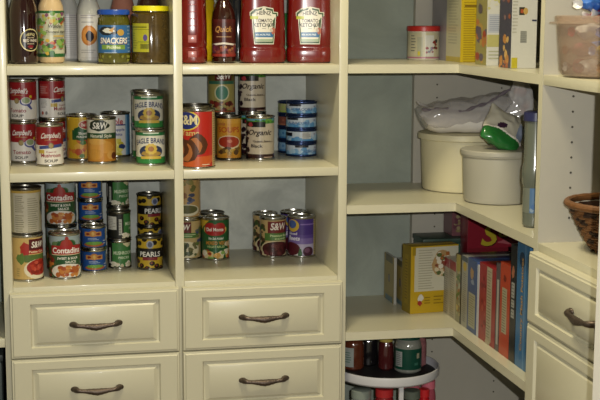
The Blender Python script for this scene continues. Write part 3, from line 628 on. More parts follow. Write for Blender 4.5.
bottle('mustard_bottle', 'bright yellow squeeze bottle behind the sideways ketchup bottle', 'bottle', (at_y(204.5, 40, .2).x, .232, 0), 0, [(0, 0), (.027, 0), (.03, .004), (.03, .045), (.0275, .06), (.0275, .07), (.0295, .09), (.029, .13), (.02, .16), (.012, .19), (0, .19)], mat('#c8a814', rough=.25, coat=.5, name='mustard_yellow'), Art(51).E(36, 14, 7, 9, '#a8281c').E(36, 14, 4, 6, '#e0d8c0'), .0297, .09, .13, cap=[(0, .185), (.013, .185), (.01, .21), (0, .225)], capm=mat('#b02018', name='red_cap'), group=G5)
def marin():
    a = Art(52).R(-90, -50, 90, 50, '#4a1812'); a.R(-90, 34, 90, 50, '#561a14'); a.T('Quick', -2, 20, 12, '#c08a44', 40, .3); a.L(-18, 0, 18, 6, 1, '#a07a50'); a.P([(-90, -8), (-40, -14), (0, -9), (40, -14), (90, -8), (90, -12), (40, -18), (0, -13), (-40, -18), (-90, -12)], '#d8cfc4')
    a.F(-40, -32, 40, -18, ['#6a2a4a', '#8a3a2c', '#a86a3a', '#5a1c2c'], 30, 5); a.R(-90, -40, 90, -34, '#9a2a20'); return a
bottle('sauce_bottle', 'dark glass sauce bottle with a reddish label and pale cap, left of the ketchup bottles', 'bottle', stand(224, 63.4, 0, .026), 0, [(0, .001), (.021, 0), (.0255, .004), (.026, .01), (.026, .098), (.024, .112), (.0165, .130), (.0115, .139), (.011, .16), (0, .16)], mat('#2c100a', rough=.07, coat=1, name='brown_red_glass'), marin(), .0262, .014, .096, cap=[(0, .139), (.0128, .139), (.0135, .142), (.0135, .165), (0, .166)], capm=mat('#b8a878', rough=.4, name='pale_gold_cap'), group=G5)
bottle('sauce_bottle', 'dark bottle in the gap left of the ketchup bottles, standing at the back', 'bottle', (at_y(238.5, 30, .24).x, .245, 0), 0, P_, mat('#2c2e30', rough=.1, coat=1, name='grey_glass'), group=G5, cap=[(0, .236), (.0155, .236), (.0155, .25), (0, .25)], capm=mat('#1c1815', name='black_cap'))
bottle('sauce_bottle', 'green bottle seen in the gap between the two front ketchup bottles', 'bottle', (at_y(286.5, 30, .28).x, .28, 0), 0, [(0, 0), (.028, 0), (.03, .01), (.03, .085), (.024, .1), (.012, .11), (0, .11)], mat('#2c7a3c', rough=.25, coat=.6, name='green_bottle'), group=G5)

# ------------------------------------------------------------------ cartons
def carton(name, label, cat, x0, x1, y0, y1, z0, z1, c, faces=(), rz=0, group=None, top=None, mat_=None, bev=.0008):
    # axis-aligned carton, rotated by rz about its near left bottom corner (x0, y0); faces: (side, art) with side in '-x', '-y', '+z'
    t = thing(name, label, cat, (x0, y0, z0), rz, group); w, d, h = x1-x0, y1-y0, z1-z0
    bm = bmesh.new(); bx(bm, 0, 0, 0, w, d, h, bev)
    obj('carton', bm, mat_ or pr(c), t)
    fb = bmesh.new(); bx(fb, .002, d*.52, h-.0001, w-.002, d*.525, h+.0004); obj('top_flap', fb, pr(top or c), t)
    for s, a in faces:
        if s == '-x': flat(a, t, 'printed_side', (0, d/2, h/2), (0, -1, 0), (0, 0, 1), d-.001, h-.001)
        if s == '-y': flat(a, t, 'printed_front', (w/2, 0, h/2), (1, 0, 0), (0, 0, 1), w-.001, h-.001)
        if s == '+z': flat(a, t, 'printed_top', (w/2, d/2, h), (1, 0, 0), (0, 1, 0), w-.001, d-.001)
    return t
# top shelf, right arm
G6 = 'cartons on the top corner shelf'
XF = .655
def yat(px, z=.06, X=XF): # depth at which a vertical line in plane X is seen at column px
    p = at_x(px, 30, X); return p.y
yA, yB, yC_ = yat(460.8), yat(487), yat(511)
WIDE = 400
a1 = Art(60).R(-WIDE, -WIDE, WIDE, WIDE, '#c9c29a').R(-60, -150, 60, -118, '#c8b030').L(-36, -90, 36, 60, 22, '#aaa482')
a2 = Art(61).R(-WIDE, -WIDE, WIDE, WIDE, '#d6b412').L(-16, -130, 16, 8, 26, '#a88a10').R(-14, -4, 14, 0, '#8a6a10').L(-12, 11, 12, 17, 1, '#a04a10').R(-30, 26, 30, 60, '#b84a1c')
w1 = (at_y(479.6, 30, yA)-at_y(460.8, 30, yA)).x
carton('food_carton', 'bright yellow tall carton with cream side, second from left beside the red-lidded tub', 'carton', XF, XF+w1, yA, yA+.105, 0, .26, '#d0ad14', [('-x', a1), ('-y', a2)], group=G6)
w2 = (at_y(505.2, 30, yB)-at_y(487, 30, yB)).x
b1 = Art(62).R(-WIDE, -WIDE, WIDE, WIDE, '#a89c50').F(-40, -120, 40, -40, ['#d07a2c', '#b84a20', '#c8a040', '#6a5a6a'], 20, 12).F(-40, -10, 40, 120, ['#6a5a5a', '#b0a070'], 12, 14)
b2 = Art(63).R(-WIDE, -WIDE, WIDE, WIDE, '#d2d0c4').R(-18, -60, 18, -20, '#b8bcc4').L(-15, -56, 15, -24, 8, '#8c93a6').R(-22, -90, 22, -64, '#bdb468').F(-20, -20, 20, 20, ['#d0c468', '#d8d2b0', '#c8c078'], 12, 6).L(-16, -118, 16, -96, 3, '#b0b08c').L(-18, 24, 18, 60, 6, '#c8c488')
carton('food_carton', 'white and pale yellow tall carton between the yellow carton and the glossy white one', 'carton', XF, XF+w2, yB, yB+.07, 0, .26, '#cfcdc0', [('-x', b1), ('-y', b2)], group=G6)
w3 = (at_y(536.5, 30, yC_)-at_y(511, 30, yC_)).x
c1 = Art(64).R(-WIDE, -WIDE, WIDE, WIDE, '#4a4858').F(-30, -130, 30, -70, ['#d08a3c', '#b8602c', '#e0b060'], 14, 9).F(-30, -30, 30, 60, ['#c87a3c', '#a8583a', '#8a6a6a'], 14, 10)
c2 = Art(65).R(-WIDE, -WIDE, WIDE, WIDE, '#cfccc0').R(-26, -140, -13, -108, '#c8b820').R(-12, -22, 0, -6, '#3c3a28').R(-9, -18, -3, -10, '#b8542c').E(2, -14, 5, 7, '#c8a04c').R(-8, -78, 6, -54, '#9a9a90').L(-8, -78, 6, -54, 6, '#6a6a64').L(-26, -60, -14, 50, 16, '#b4b09c').R(-26, -140, 26, -139, '#9aa0a8').R(16, -34, 26, -31, '#2a2c50')
carton('food_carton', 'glossy white tall carton at the end of the top corner shelf beside the divider', 'carton', XF+.001, XF+.001+w3, yC_, yC_+.07, 0, .26, '#cfccc0', [('-x', c1), ('-y', c2)], group=G6, bev=.004, mat_=mat('#d0cec6', rough=.12, coat=1, name='gloss_white'))
t_ = at_y(441, 30, .24)
carton('food_carton', 'dull grey carton behind, between the red-lidded tub and the yellow carton', 'carton', t_.x, t_.x+.04, .19, .31, 0, .24, '#8d8890', [('-y', Art(66).R(-WIDE, -WIDE, WIDE, WIDE, '#8f8a92').F(-16, -30, 16, 60, ['#5a4a50', '#7a6468', '#a89a90'], 12, 9).L(-16, -110, 16, -60, 8, '#a8a4a0'))], group=G6)
def lidtub():
    q = at_y(424, 40, .27); c = Vector((q.x, .272, 0)); r = .0395
    t = thing('drink_mix_tub', 'short round tub with a red lid standing at the back of the top corner shelf', 'tub', c, face(c.x, c.y))
    lat('tub_body', [(0, .001), (r-.003, 0), (r-.0005, .002), (r-.0005, .068), (0, .068)], mat('#b8b4a4', rough=.4, name='tub_grey'), t)
    a = Art(67).R(-130, -50, 130, 50, '#bdb694').R(-130, -50, 130, -27, '#a86a80').L(-34, -16, -20, 26, 6, '#6a6a60').R(-16, -26, -2, 20, '#a8a890').R(4, -26, 26, 24, '#c9c9c4').F(6, -18, 24, -4, ['#a05a6a', '#c8b8a8', '#8a8aa0'], 10, 4).F(24, -6, 34, 12, ['#8a2a20', '#3a3a34'], 5, 5).R(-14, -24, -8, -14, '#d0c030')
    wrap(a, t, r-.0003, .004, .066)
    lat('lid', [(0, .081), (.03, .081), (.031, .0795), (.036, .0795), (.0385, .081), (.0405, .080), (.041, .077), (.041, .069), (.0395, .068), (0, .068)], mat('#a62620', rough=.35, name='red_lid'), t)
lidtub()

# lower corner shelf: yellow carton, small cartons, tin, row of thin cartons, big red carton
G7 = 'cartons on the lower corner shelf'
q = at_z(410, 314.3, zQ); qr = at_y(460, 300, q.y)
Hy = (at_y(410, 247, q.y).z-zQ)
ya = Art(70).R(-WIDE, -WIDE, WIDE, WIDE, '#cfa60e').R(-52, -28, 62, 78, '#cfc9b0').L(-42, -24, 2, 74, 16, '#a8a48c').B(20, 36, 26, 32, '#b8925a', .12).F(4, 8, 38, 66, ['#d8c8a0', '#8a4a30', '#5a6a34', '#e0d8c0', '#b0642c'], 44, 6).B(-36, -44, 7, 8, '#d8d4c8').B(-38, -56, 6, 6, '#b02a1c').L(-26, -60, -8, -40, 3, '#98780c').L(-2, -62, 26, -38, 3, '#98780c').R(-58, 60, -50, 80, '#a88a10')
yb = Art(71).R(-WIDE, -WIDE, WIDE, WIDE, '#a48a18').R(-10, -60, 10, 60, '#b89a20').L(-8, -50, 8, 50, 14, '#7a6410')
carton('pizza_crust_box', 'yellow carton with a pizza picture standing upright on the lower corner shelf', 'carton', q.x, qr.x, q.y, q.y+.05, zQ, zQ+Hy, '#b3931a', [('-y', ya), ('-x', yb)], rz=.13, group=G7)
tb = lambda s: Art(s).R(-WIDE, -WIDE, WIDE, WIDE, '#b8a050').E(0, 0, 7, 11, '#3a3440').E(0, 0, 5, 8, '#8a8890').R(-30, -60, 30, -44, '#6a8a96').R(-30, 40, 30, 60, '#6f6848')
for pf, pn, ytop, w, lb, sd in (((384, 297), (393.6, 304.5), 258, .007, 'small olive brown tea carton leftmost on the lower corner shelf', 72), ((395.8, 301.5), (403.5, 308), 263, .02, 'small brown tea carton between the other tea carton and the yellow carton', 73)):
    A_ = at_z(*pf, zQ); B_ = at_z(*pn, zQ); d_ = A_-B_; L_ = min(d_.length, .10); zt_ = at_y(pn[0], ytop, B_.y).z
    carton('tea_box', lb, 'carton', B_.x, B_.x+w, B_.y, B_.y+L_, zQ, zt_, '#b3b0a6', [('-x', tb(sd))], rz=math.atan2(-d_.x, d_.y), group=G7)
# green tin behind
gx0 = at_y(417, 240, .262).x; gx1 = at_y(464.5, 240, .262).x; gz = at_y(440, 234.5, .262).z
t = thing('food_tin', 'dark green lidded box behind the yellow carton', 'box', ((gx0+gx1)/2, .25, zQ), 0)
bm = bmesh.new(); bx(bm, -(gx1-gx0)/2, -.045, 0, (gx1-gx0)/2, .045, gz-zQ-.012, .004); obj('box_body', bm, mat('#28483a', rough=.4, name='tin_green'), t)
bm = bmesh.new(); bx(bm, -(gx1-gx0)/2-.002, -.047, gz-zQ-.012, (gx1-gx0)/2+.002, .047, gz-zQ, .003); obj('lid', bm, mat('#2c4238', rough=.4, name='tin_lid'), t)
SP = .648
def spine(name, label, pa, pb, ptop, c, art, depth=.13, X=SP, group='thin cartons filed along the lower corner shelf'):
    # pa, pb: foot of the spine's far and near edges in the photograph
    ya_ = at_z(pa[0], pa[1], zQ).y if X is None else at_x(pa[0], pa[1], X).y
    yb_ = at_x(pb[0], pb[1], X).y; zt_ = at_x(ptop[0], ptop[1], X).z
    return carton(name, label, 'carton', X, X+depth, yb_+.0004, ya_-.0004, zQ, min(zt_, zP-T-.002), c, [('-x', art)], group=group)
def sp(seed, base, *els):
    a = Art(seed).R(-WIDE, -WIDE, WIDE, WIDE, base)
    for e in els: getattr(a, e[0])(*e[1:])
    return a
spine('food_carton', 'thin pale carton with a red top band, farthest in the row of filed cartons', (442, 315), (448.3, 318), (445, 256.5), '#b8b09c', sp(80, '#b8b29e', ('R', -60, 46, 60, 90, '#a82430'), ('L', -16, -66, 16, 40, 20, '#8c8878')))
spine('food_carton', 'thin pale carton with a red top band, second in the row of filed cartons', (448.3, 318), (455, 321), (452, 260), '#b8b09c', sp(81, '#b6ae98', ('R', -60, 46, 60, 90, '#a82430'), ('L', -16, -66, 16, 40, 20, '#8c8878')))
spine('food_carton', 'thin carton with a green and yellow speckled spine beside the red-topped pair', (455, 321), (460.6, 325.5), (457, 253), '#2c2c30', sp(82, '#8d8a6c', ('R', -60, 40, 60, 90, '#a89838'), ('F', -14, -60, 14, 40, ['#5a7a3a', '#a86a3c', '#b0b090', '#c0b070'], 30, 6), ('R', 13, -90, 20, 90, '#22242a')))
spine('food_carton', 'thin carton with a grey-white spine and yellow top logo', (460.6, 325.5), (466.5, 329.5), (463, 255), '#9a9a94', sp(83, '#a4a294', ('E', 0, 58, 12, 10, '#c8a830'), ('L', -14, -70, 14, 44, 24, '#7e7c74'), ('R', -60, 70, 60, 90, '#3c5060')))
spine('food_carton', 'carton with a dark blue upper spine and pale ingredient panel', (466.5, 329.5), (475.6, 336.5), (470, 258), '#38548c', sp(84, '#3a568e', ('R', -22, -72, 22, 6, '#aaa88e'), ('L', -19, -68, 19, 2, 13, '#848268'), ('B', -2, 52, 12, 13, '#b08a5c'), ('B', 4, 32, 10, 6, '#8a98b4')))
spine('food_carton', 'thin white carton between the blue carton and the red one', (475.8, 336.5), (477.8, 338), (476.6, 264), '#c9c9cc', sp(85, '#cacace'))
spine('food_carton', 'red carton with a beige ingredient panel, left of the two red ones', (478, 338), (494.2, 350), (486, 264.8), '#a2242a', sp(86, '#a8262c', ('R', -4, -78, 28, 84, '#b8aa8c'), ('L', -1, -72, 25, 78, 24, '#877c62'), ('F', -36, -60, -8, 60, ['#8a1c24', '#c0443c'], 12, 7), ('B', 10, -80, 16, 6, '#b8aa8c')))
spine('food_carton', 'slim white and dark carton squeezed between the two red cartons', (494.2, 350), (498.3, 353.5), (496, 262), '#4a4448', sp(87, '#5a5054', ('R', -5, -80, 6, 60, '#b4b0a8')))
spine('food_carton', 'orange-red carton with a beige panel beside the black one', (498.3, 354), (507.8, 361), (503, 262.3), '#c03c20', sp(88, '#c6401f', ('R', -15, -50, 13, 46, '#b2a888'), ('L', -13, -48, 11, 42, 16, '#7c7458'), ('B', -1, 66, 9, 7, '#8a2414')))
spine('food_carton', 'tall black carton with white label patches, left of the blue potato carton', (508, 361), (514, 366), (512, 243.5), '#1e2024', sp(89, '#202226', ('B', -2, 64, 8, 13, '#b06a48'), ('R', -9, -30, 8, 44, '#a8a8a2'), ('L', -8, -28, 7, 42, 10, '#6e6e6a'), ('R', -12, 8, 12, 12, '#202226'), ('R', -12, -12, 12, -8, '#202226')))
ms = Art(90).R(-WIDE, -WIDE, WIDE, WIDE, '#2f6fa6').R(8, -WIDE, 13, WIDE, '#5a8cba').E(-6, 94, 14, 16, '#1c3c60')
vs, fs_ = textmesh('Country Mash Potatoes')
xs = [v[0] for v in vs]; k_ = 190/(max(xs)-min(xs))
for dx, cc in ((1.2, '#1a2c48'), (0, '#c89a58')): ms.E_.append(([(-4+dx-(vy-.3)*16, -92+(vx-min(xs))*k_) for vx, vy in vs], fs_, cc))
spine('mashed_potato_box', 'tall blue mashed potato carton nearest in the row, beside the cream drawers', (514.2, 367.5), (526.3, 378.5), (520, 241.5), '#2f6fa6', ms)
# big red carton at the back
rd = Art(91).R(-WIDE, -WIDE, WIDE, WIDE, '#8e1828').R(-WIDE, -WIDE, WIDE, 20, '#7c1622')
vs, fs_ = textmesh('Sun')
for s_, x_, y_, h_, w_ in (('S', -49, 52, 50, 38), ('un', 2, 60, 28, 52)):
    rd.T(s_, x_+2, y_-2, h_, '#4a0c14', w_, .3); rd.T(s_, x_, y_, h_, '#b9a51e', w_, .3)
rd.B(14, 34, 34, 6, '#b0525a', .2)
rx0 = at_y(467.5, 240, .152).x
carton('raisin_box', 'big dark red carton with yellow script lettering behind the row of thin cartons', 'carton', rx0, rx0+.2, .152, .205, zQ, zP-T-.004, '#861626', [('-y', rd)])
kx = at_y(452, 225, .235).x; kw = at_y(466.5, 225, .235).x-kx
carton('food_carton', 'small brownish pink carton lying on the green lidded box beside the big red carton', 'carton', kx, kx+kw, .235, .30, gz+.0002, zP-T-.012, '#7a4a4a', [('-y', Art(92).R(-WIDE, -WIDE, WIDE, WIDE, '#7a4a50').F(-18, -40, 18, 40, ['#8a7a4a', '#6a3a44', '#9a8a60'], 26, 5)), ('-x', Art(93).R(-WIDE, -WIDE, WIDE, WIDE, '#7e4c58'))], group=G7)

# ------------------------------------------------------------------ tubs, bags and bottle on the middle corner shelf
def tub(name, label, c, r, h, m, inside=None, taper=.93, flange=.004):
    t = thing(name, label, 'tub', c, 0)
    r2 = r*taper; w = .0016
    prof = [(0, .0008), (r2-.008, .0008), (r2-.002, .002), (r2, .007), (r, h-.016), (r+flange*.6, h-.014), (r+flange, h-.012), (r+flange, h-.002), (r+flange*.5, h), (r-w, h-.001), (r-w, h-.014), (r2-w, .009), (r2-.009, .0028), (0, .0028)]
    lat('tub_wall', prof, m, t, 64)
    return t
c1_ = stand(461, 192, zP, .078); c1_ = Vector((at_y(461, 165, .222).x, .222, zP))
CT = mat('#cfc7a6', rough=.45, var=.03, scale=14, name='cream_plastic')
t1 = tub('storage_tub', 'cream round storage tub with a lid, left of the grey translucent tub', c1_, .0985, .137, CT, taper=.95, flange=.0045)
lat('lid', [(0, .1395), (.085, .1395), (.092, .1375), (.1045, .1375), (.1055, .135), (.1055, .124), (.1035, .1235)], CT, t1, 64)
c2_ = Vector((at_y(496.5, 180, .012).x, .012, zP)); R2 = .078; H2 = .118
GT = mat('#bdb9aa', rough=.4, var=.06, scale=10, trans=.25, name='grey_translucent_plastic')
t2 = tub('storage_tub', 'grey translucent round tub in front of the cream tub, carrying a green and white bag', c2_, R2, H2, GT, taper=.95, flange=.0035)
lat('lid', [(0, H2+.002), (R2-.006, H2+.002), (R2+.003, H2+.001), (R2+.0045, H2-.001), (R2+.0045, H2-.009)], GT, t2, 64)
def crumple(bm, fn, nu=64, nv=32, amp=.004, sc=30, seed=0, crease=.5):
    rows = []
    for j in range(nv+1):
        v = j/nv; row = []
        for i in range(nu):
            u = i/nu; p = Vector(fn(u, v))
            q = p*sc+Vector((seed, seed*1.7, 0))
            n = noise.noise_vector(q)*amp+noise.noise_vector(q*2.7)*amp*.5
            rg = (1-abs(noise.noise(q*1.3))*2)*amp*crease
            row.append(bm.verts.new(p+n+Vector((0, 0, rg))))
        rows.append(row)
    for A, B in zip(rows, rows[1:]):
        for i in range(nu): j = (i+1) % nu; bm.faces.new((A[i], A[j], B[j], B[i]))
    bm.faces.new(rows[0][::-1]); bm.faces.new(rows[-1])
def pillow(L, W, H, bend=None, pinch=.28):
    # long axis x, flattened to a seam at both ends
    def f(u, v):
        s = (v-.5)*2; k = max(0, 1-abs(s)**3.2)**.5; a = 2*PI*u
        x = s*L/2; y = cos(a)*W/2*(1-pinch+pinch*k); z = sin(a)*H/2*(k*(1-.04)+.04)
        return (bend(x, y, z) if bend else (x, y, z))
    return f
FILM = mat('#cbc6c4', rough=.12, coat=1, var=.12, scale=40, bump=.8, alpha=.42, name='clear_plastic_film')
zt1 = zP+.1395
def bag1():
    ax = at_y(418, 100, .19).x; bxp = at_y(512, 100, .16).x; L = bxp-ax
    t = thing('plastic_bag', 'crumpled clear plastic bag of white powder lying on the cream tub', 'bag', ((ax+bxp)/2, .19, zt1), -.12)
    def bend(x, y, z):
        s = x/(L/2)
        zz = .040+z*1.35+.004*s+.034*max(0, s-.2)+.016*max(0, -s-.82)*4
        return (x, y, max(zz, .003+.002*abs(y)*10))
    bm = bmesh.new(); crumple(bm, pillow(L, .11, .058, bend), amp=.0055, sc=22, seed=3, crease=.8); 
    for v in bm.verts: v.co.z = max(v.co.z, .0008)
    obj('bag_film', bm, FILM, t)
    bm = bmesh.new(); crumple(bm, pillow(L*.84, .098, .044, lambda x, y, z: (x, y, max(.024+z*1.3, .002))), amp=.002, sc=14, seed=8)
    for v in bm.verts: v.co.z = max(v.co.z, .0015)
    o = obj('powder', bm, mat('#dcd6cc', rough=.8, name='white_powder'), t)
    # rolled-over top of the bag: folded dark seam band and a free corner
    bm = bmesh.new()
    pts = []; rad = []
    for i in range(30):
        s = -1+2*i/29; pts.append((s*L*.47, -.045-.006*cos(s*4), .056+.014*s*s*(1 if s > 0 else .3)+.034*max(0, s)+.0025*sin(s*9))); rad.append(.0035+.0015*sin(i*1.7))
    tube(bm, pts, rad, 8); obj('folded_seam', bm, mat('#756b74', rough=.2, coat=1, alpha=.8, name='seam_film'), t)
    bm = bmesh.new(); crumple(bm, lambda u, v: (-L/2-.001+v*.05+.0, .0+cos(2*PI*u)*(.004+.02*v), .072-.022*v+sin(2*PI*u)*(.002+.007*v)), 16, 14, amp=.0025, sc=40, seed=5)
    obj('bag_corner', bm, FILM, t)
bag1()
zt2 = zP+H2+.002
def bag2():
    c = at_y(503.5, 133, .0)
    t = thing('chip_bag', 'green and white printed bag leaning on top of the grey translucent tub', 'bag', (c.x, .0, zt2), 0)
    ax = Vector((.42, .50, .62)).normalized(); ay = Vector((.86, -.12, -.46)); ay = (ay-ax*ay.dot(ax)).normalized(); az = ax.cross(ay)
    Rm = Matrix((ax, ay, az)).transposed(); inv = Rm.inverted(); O = Vector((0, 0, .041))
    def bend(x, y, z): return Rm@Vector((x, y, z))+O
    bm = bmesh.new(); crumple(bm, pillow(.098, .094, .040, bend, .04), 96, 64, amp=.0034, sc=24, seed=14, crease=1.2)
    for v in bm.verts: v.co.z = max(v.co.z, .0008)
    for f in bm.faces:
        p = inv@(f.calc_center_median()-O); e = p.x+.05*p.y+.002*sin(p.y*120)
        f.material_index = 1 if e < -.019 else (2 if e < -.0145 else (3 if p.y > .026 and p.x < .03 else 0))
        q = p-Vector((-.004, -.012, 0)); u_ = q.x*.5+q.y*.87; w_ = q.y*.5-q.x*.87
        if (u_/.013)**2+(w_/.007)**2 < 1: f.material_index = 4
    obj('bag_film', bm, [mat('#bdb8a8', rough=.3, coat=.6, bump=.4, name='bag_white'), mat('#216a2c', rough=.28, coat=.6, name='bag_green'), mat('#e8e2d4', rough=.3, name='bag_line'), mat('#8d98b0', rough=.25, coat=.8, name='bag_bluegrey'), mat('#3a2038', rough=.3, name='bag_oval')], t)
bag2()
def bag3():
    c = at_y(518, 104, .06)
    t = thing('plastic_bag', 'clear crinkled bag of orange and brown sweets behind the green and white bag', 'bag', (at_y(521, 104, .16).x, .165, zP), 0)
    zc = .0
    Hh = c.z-zP-.1335+.035
    bm = bmesh.new(); crumple(bm, lambda u, v: ((.045*sin(PI*(.08+.84*v))+.006)*cos(2*PI*u), (.03*sin(PI*(.08+.84*v))+.004)*sin(2*PI*u), v*.262), 56, 44, amp=.008, sc=26, seed=21, crease=.8)
    for v in bm.verts: v.co.z = max(v.co.z, .001)
    obj('bag_film', bm, mat('#dedad8', rough=.1, coat=1, alpha=.6, bump=.8, scale=60, name='crinkle_film'), t)
    rn = random.Random(5); bm = bmesh.new()
    for k in range(22):
        g = bmesh.ops.create_icosphere(bm, subdivisions=2, radius=.009)['verts']
        d = Vector((rn.uniform(-.02, .02), rn.uniform(-.010, .012), rn.uniform(.20, .24) if k < 12 else rn.uniform(.02, .2))); m_ = rn.randrange(3)
        for v in g: v.co = v.co*Vector((1, .8, .7)).x+d
        for f in set(f for v in g for f in v.link_faces): f.material_index = m_
    obj('sweets', bm, [mat('#b05c34', rough=.4, name='sweet_orange'), mat('#5a3428', rough=.4, name='sweet_brown'), mat('#b8aca4', rough=.4, name='sweet_white')], t)
bag3()
def canister():
    c = Vector((at_y(534.5, 170, -.335).x, -.335, zP))
    t = thing('drink_bottle', 'tall translucent bottle with a navy blue lid beside the divider', 'bottle', c, face(c.x, c.y))
    r = .0215; zt = at_y(530, 119, -.335).z-zP
    lat('bottle_wall', [(0, .001), (r-.004, 0), (r, .005), (r, zt*.38), (r+.0028, zt*.42), (r+.0028, zt*.55), (r, zt*.6), (r, zt-.002), (r-.002, zt), (0, zt)], mat('#6d7266', rough=.25, coat=.5, trans=.3, name='smoky_plastic'), t)
    lat('lid', [(0, zt+.016), (r-.004, zt+.016), (r+.0025, zt+.013), (r+.003, zt-.003), (r, zt-.004), (0, zt-.004)], mat('#2a2c50', rough=.35, name='navy_lid'), t)
    wrap(Art(95).R(-70, -60, 70, 60, '#757a6c').R(-8, -60, 14, 60, '#4f76a4').F(-6, -30, 12, 30, ['#3f6aa8', '#8aa0b8'], 6, 5), t, r+.0002, zt*.14, zt*.37)
canister()

# ------------------------------------------------------------------ tub of sweets and basket on the near right unit
TC = Vector((.7025, -.585, 0)); TR = .094; TH = .108
CL = mat('#b09884', rough=.3, coat=.4, alpha=.42, var=.04, name='peach_clear_plastic')
tq = thing('candy_tub', 'wide clear plastic tub full of wrapped sweets on the near right shelf', 'tub', TC, 0)
lat('tub_wall', [(0, .0008), (TR-.02, .0008), (TR-.012, .003), (TR-.007, .012), (TR, TH-.016), (TR+.002, TH-.015), (TR+.012, TH-.014), (TR+.012, TH-.0115), (TR+.003, TH-.0105), (TR+.003, TH-.001), (TR+.001, TH), (TR-.001, TH-.012), (TR-.009, .013), (TR-.014, .0045), (0, .0025)], CL, tq, 64)
rn = random.Random(11)
WC = ['#b02424', '#2a58b0', '#d8d4d0', '#c8742c', '#7a2438', '#b8a040', '#8a4a2c', '#3a6ab8', '#c03a34', '#d0b8a8']
WN = ['red', 'blue', 'white', 'orange', 'plum', 'gold', 'brown', 'bright blue', 'scarlet', 'pale pink']
PL = ['in the bottom layer at the back left', 'in the bottom layer at the front', 'in the bottom layer at the left', 'in the bottom layer at the right', 'in the middle layer at the left', 'in the middle layer at the front', 'in the middle layer at the right', 'in the middle layer at the back', 'poking above the rim at the left', 'poking above the rim at the front', 'poking above the rim at the back', 'on top of the pile in the middle', 'poking above the rim at the right', 'on top of the pile towards the back']
ps = [(-.034, .026, .018), (0, -.040, .018), (-.042, -.012, .018), (.042, -.005, .018), (-.044, .008, .048), (-.018, -.042, .048), (.028, -.038, .048), (.0, .042, .048), (-.044, -.010, .080), (-.012, -.045, .080), (.004, .038, .108), (.0, -.010, .112), (.040, .0, .108), (-.030, .014, .128)]
for k, (x, y, z) in enumerate(ps):
    t = thing('wrapped_candy', WN[{8: 2, 9: 1, 10: 0, 11: 1, 12: 8, 13: 7}.get(k, k) % 10]+' wrapped sweet '+PL[k]+' of the clear tub', 'candy', TC+Vector((x, y, z)), rn.uniform(-.7, .7), 'wrapped sweets in the clear tub')
    bm = bmesh.new(); crumple(bm, pillow(.046, .032, .027), 20, 12, amp=.003, sc=60, seed=k*3.3)
    ci = {8: 2, 9: 1, 10: 0, 11: 1, 12: 8, 13: 7}.get(k, k) % 10
    m2 = mat(WC[ci], rough=.22, coat=.8, name='wrapper_'+WC[ci].strip('#')); obj('sweet', bm, [m2], t)
    for s in (-1, 1):
        bm = bmesh.new(); n = 12; cc = bm.verts.new((s*.021, 0, 0)); ring = [bm.verts.new((s*(.036+.002*(i % 2)), (.011)*cos(2*PI*i/n)*(1+.2*(i % 2)), .009*sin(2*PI*i/n))) for i in range(n)]
        for i in range(n): bm.faces.new((cc, ring[i], ring[(i+1) % n]))
        obj('wrapper_twist', bm, mat(WC[2 if k > 9 else (k+2) % 10], rough=.22, coat=.8, name='wrapper_'+WC[2 if k > 9 else (k+2) % 10].strip('#')), t)
# wicker bowl
ZK = -.314
WK = mat('#6b4626', rough=.55, var=.35, scale=90, bump=.5, name='wicker_tan'); WK2 = mat('#2c1a10', rough=.6, var=.3, scale=90, name='wicker_dark')
bc = Vector((.738, -.592, ZK)); bt = thing('wicker_basket', 'brown woven wicker bowl on the counter of the right-hand unit', 'basket', bc, 0)
BR0, BR1, BH = .048, .098, .088
def brad(z): s = z/BH; return BR0+(BR1-BR0)*s**.8
bm = bmesh.new(); nr = 15; ns = 40
for k in range(nr):
    z = .004+k*(BH-.010)/nr; R_ = brad(z); pts = []; rows = []
    for i in range(ns*2):
        a = 2*PI*i/(ns*2); w = .0022*(1 if ((i//2)+k) % 2 else -1)*(1 if i % 2 == 0 else .6)
        rows.append((R_+w, a))
    q = .0031
    grid = [[bm.verts.new(((rr+q*cos(b))*sin(a), -(rr+q*cos(b))*cos(a), z+q*1.05*sin(b))) for b in (0, PI/3, 2*PI/3, PI, 4*PI/3, 5*PI/3)] for rr, a in rows]
    for i in range(len(grid)):
        A, B = grid[i], grid[(i+1) % len(grid)]
        for j in range(6): bm.faces.new((A[j], A[(j+1) % 6], B[(j+1) % 6], B[j])).material_index = (1 if ((i//4)*5+k*3) % 7 in (0, 3) else 0)
obj('woven_wall', bm, [WK, WK2], bt)
bm = bmesh.new(); lathe(bm, [(0, .0), (BR0, 0), (BR0+.003, .004), (brad(.03)-.003, .03), (brad(.08)-.004, .08), (brad(.08)-.006, .08), (brad(.03)-.006, .032), (BR0-.003, .006), (0, .006)], 48); obj('lining', bm, WK2, bt)
bm = bmesh.new(); pts = [((BR1+.001)*sin(a), -(BR1+.001)*cos(a), BH-.001+.0003*sin(a*22)) for a in [2*PI*i/88 for i in range(89)]]; tube(bm, pts, .0068, 10); obj('rim', bm, WK, bt)
t = thing('food_packet', 'small white foil packet lying in the wicker bowl', 'packet', bc+Vector((-.012, -.03, .030)), .4)
bm = bmesh.new(); crumple(bm, pillow(.075, .05, .03, lambda x, y, z: (x, y, z+.04+.1*x)), 32, 20, amp=.004, sc=40, seed=2); obj('packet_film', bm, mat('#c4c2a8', rough=.2, coat=.8, name='foil_packet'), t)
t = thing('food_packet', 'brown packet at the bottom of the wicker bowl under the white one', 'packet', bc+Vector((0.0, -.01, .008)), .1)
bm = bmesh.new(); crumple(bm, pillow(.07, .06, .03, lambda x, y, z: (x, y, z+.018)), 32, 20, amp=.003, sc=40, seed=7); obj('packet_film', bm, mat('#5a4030', rough=.3, coat=.5, name='brown_packet'), t)

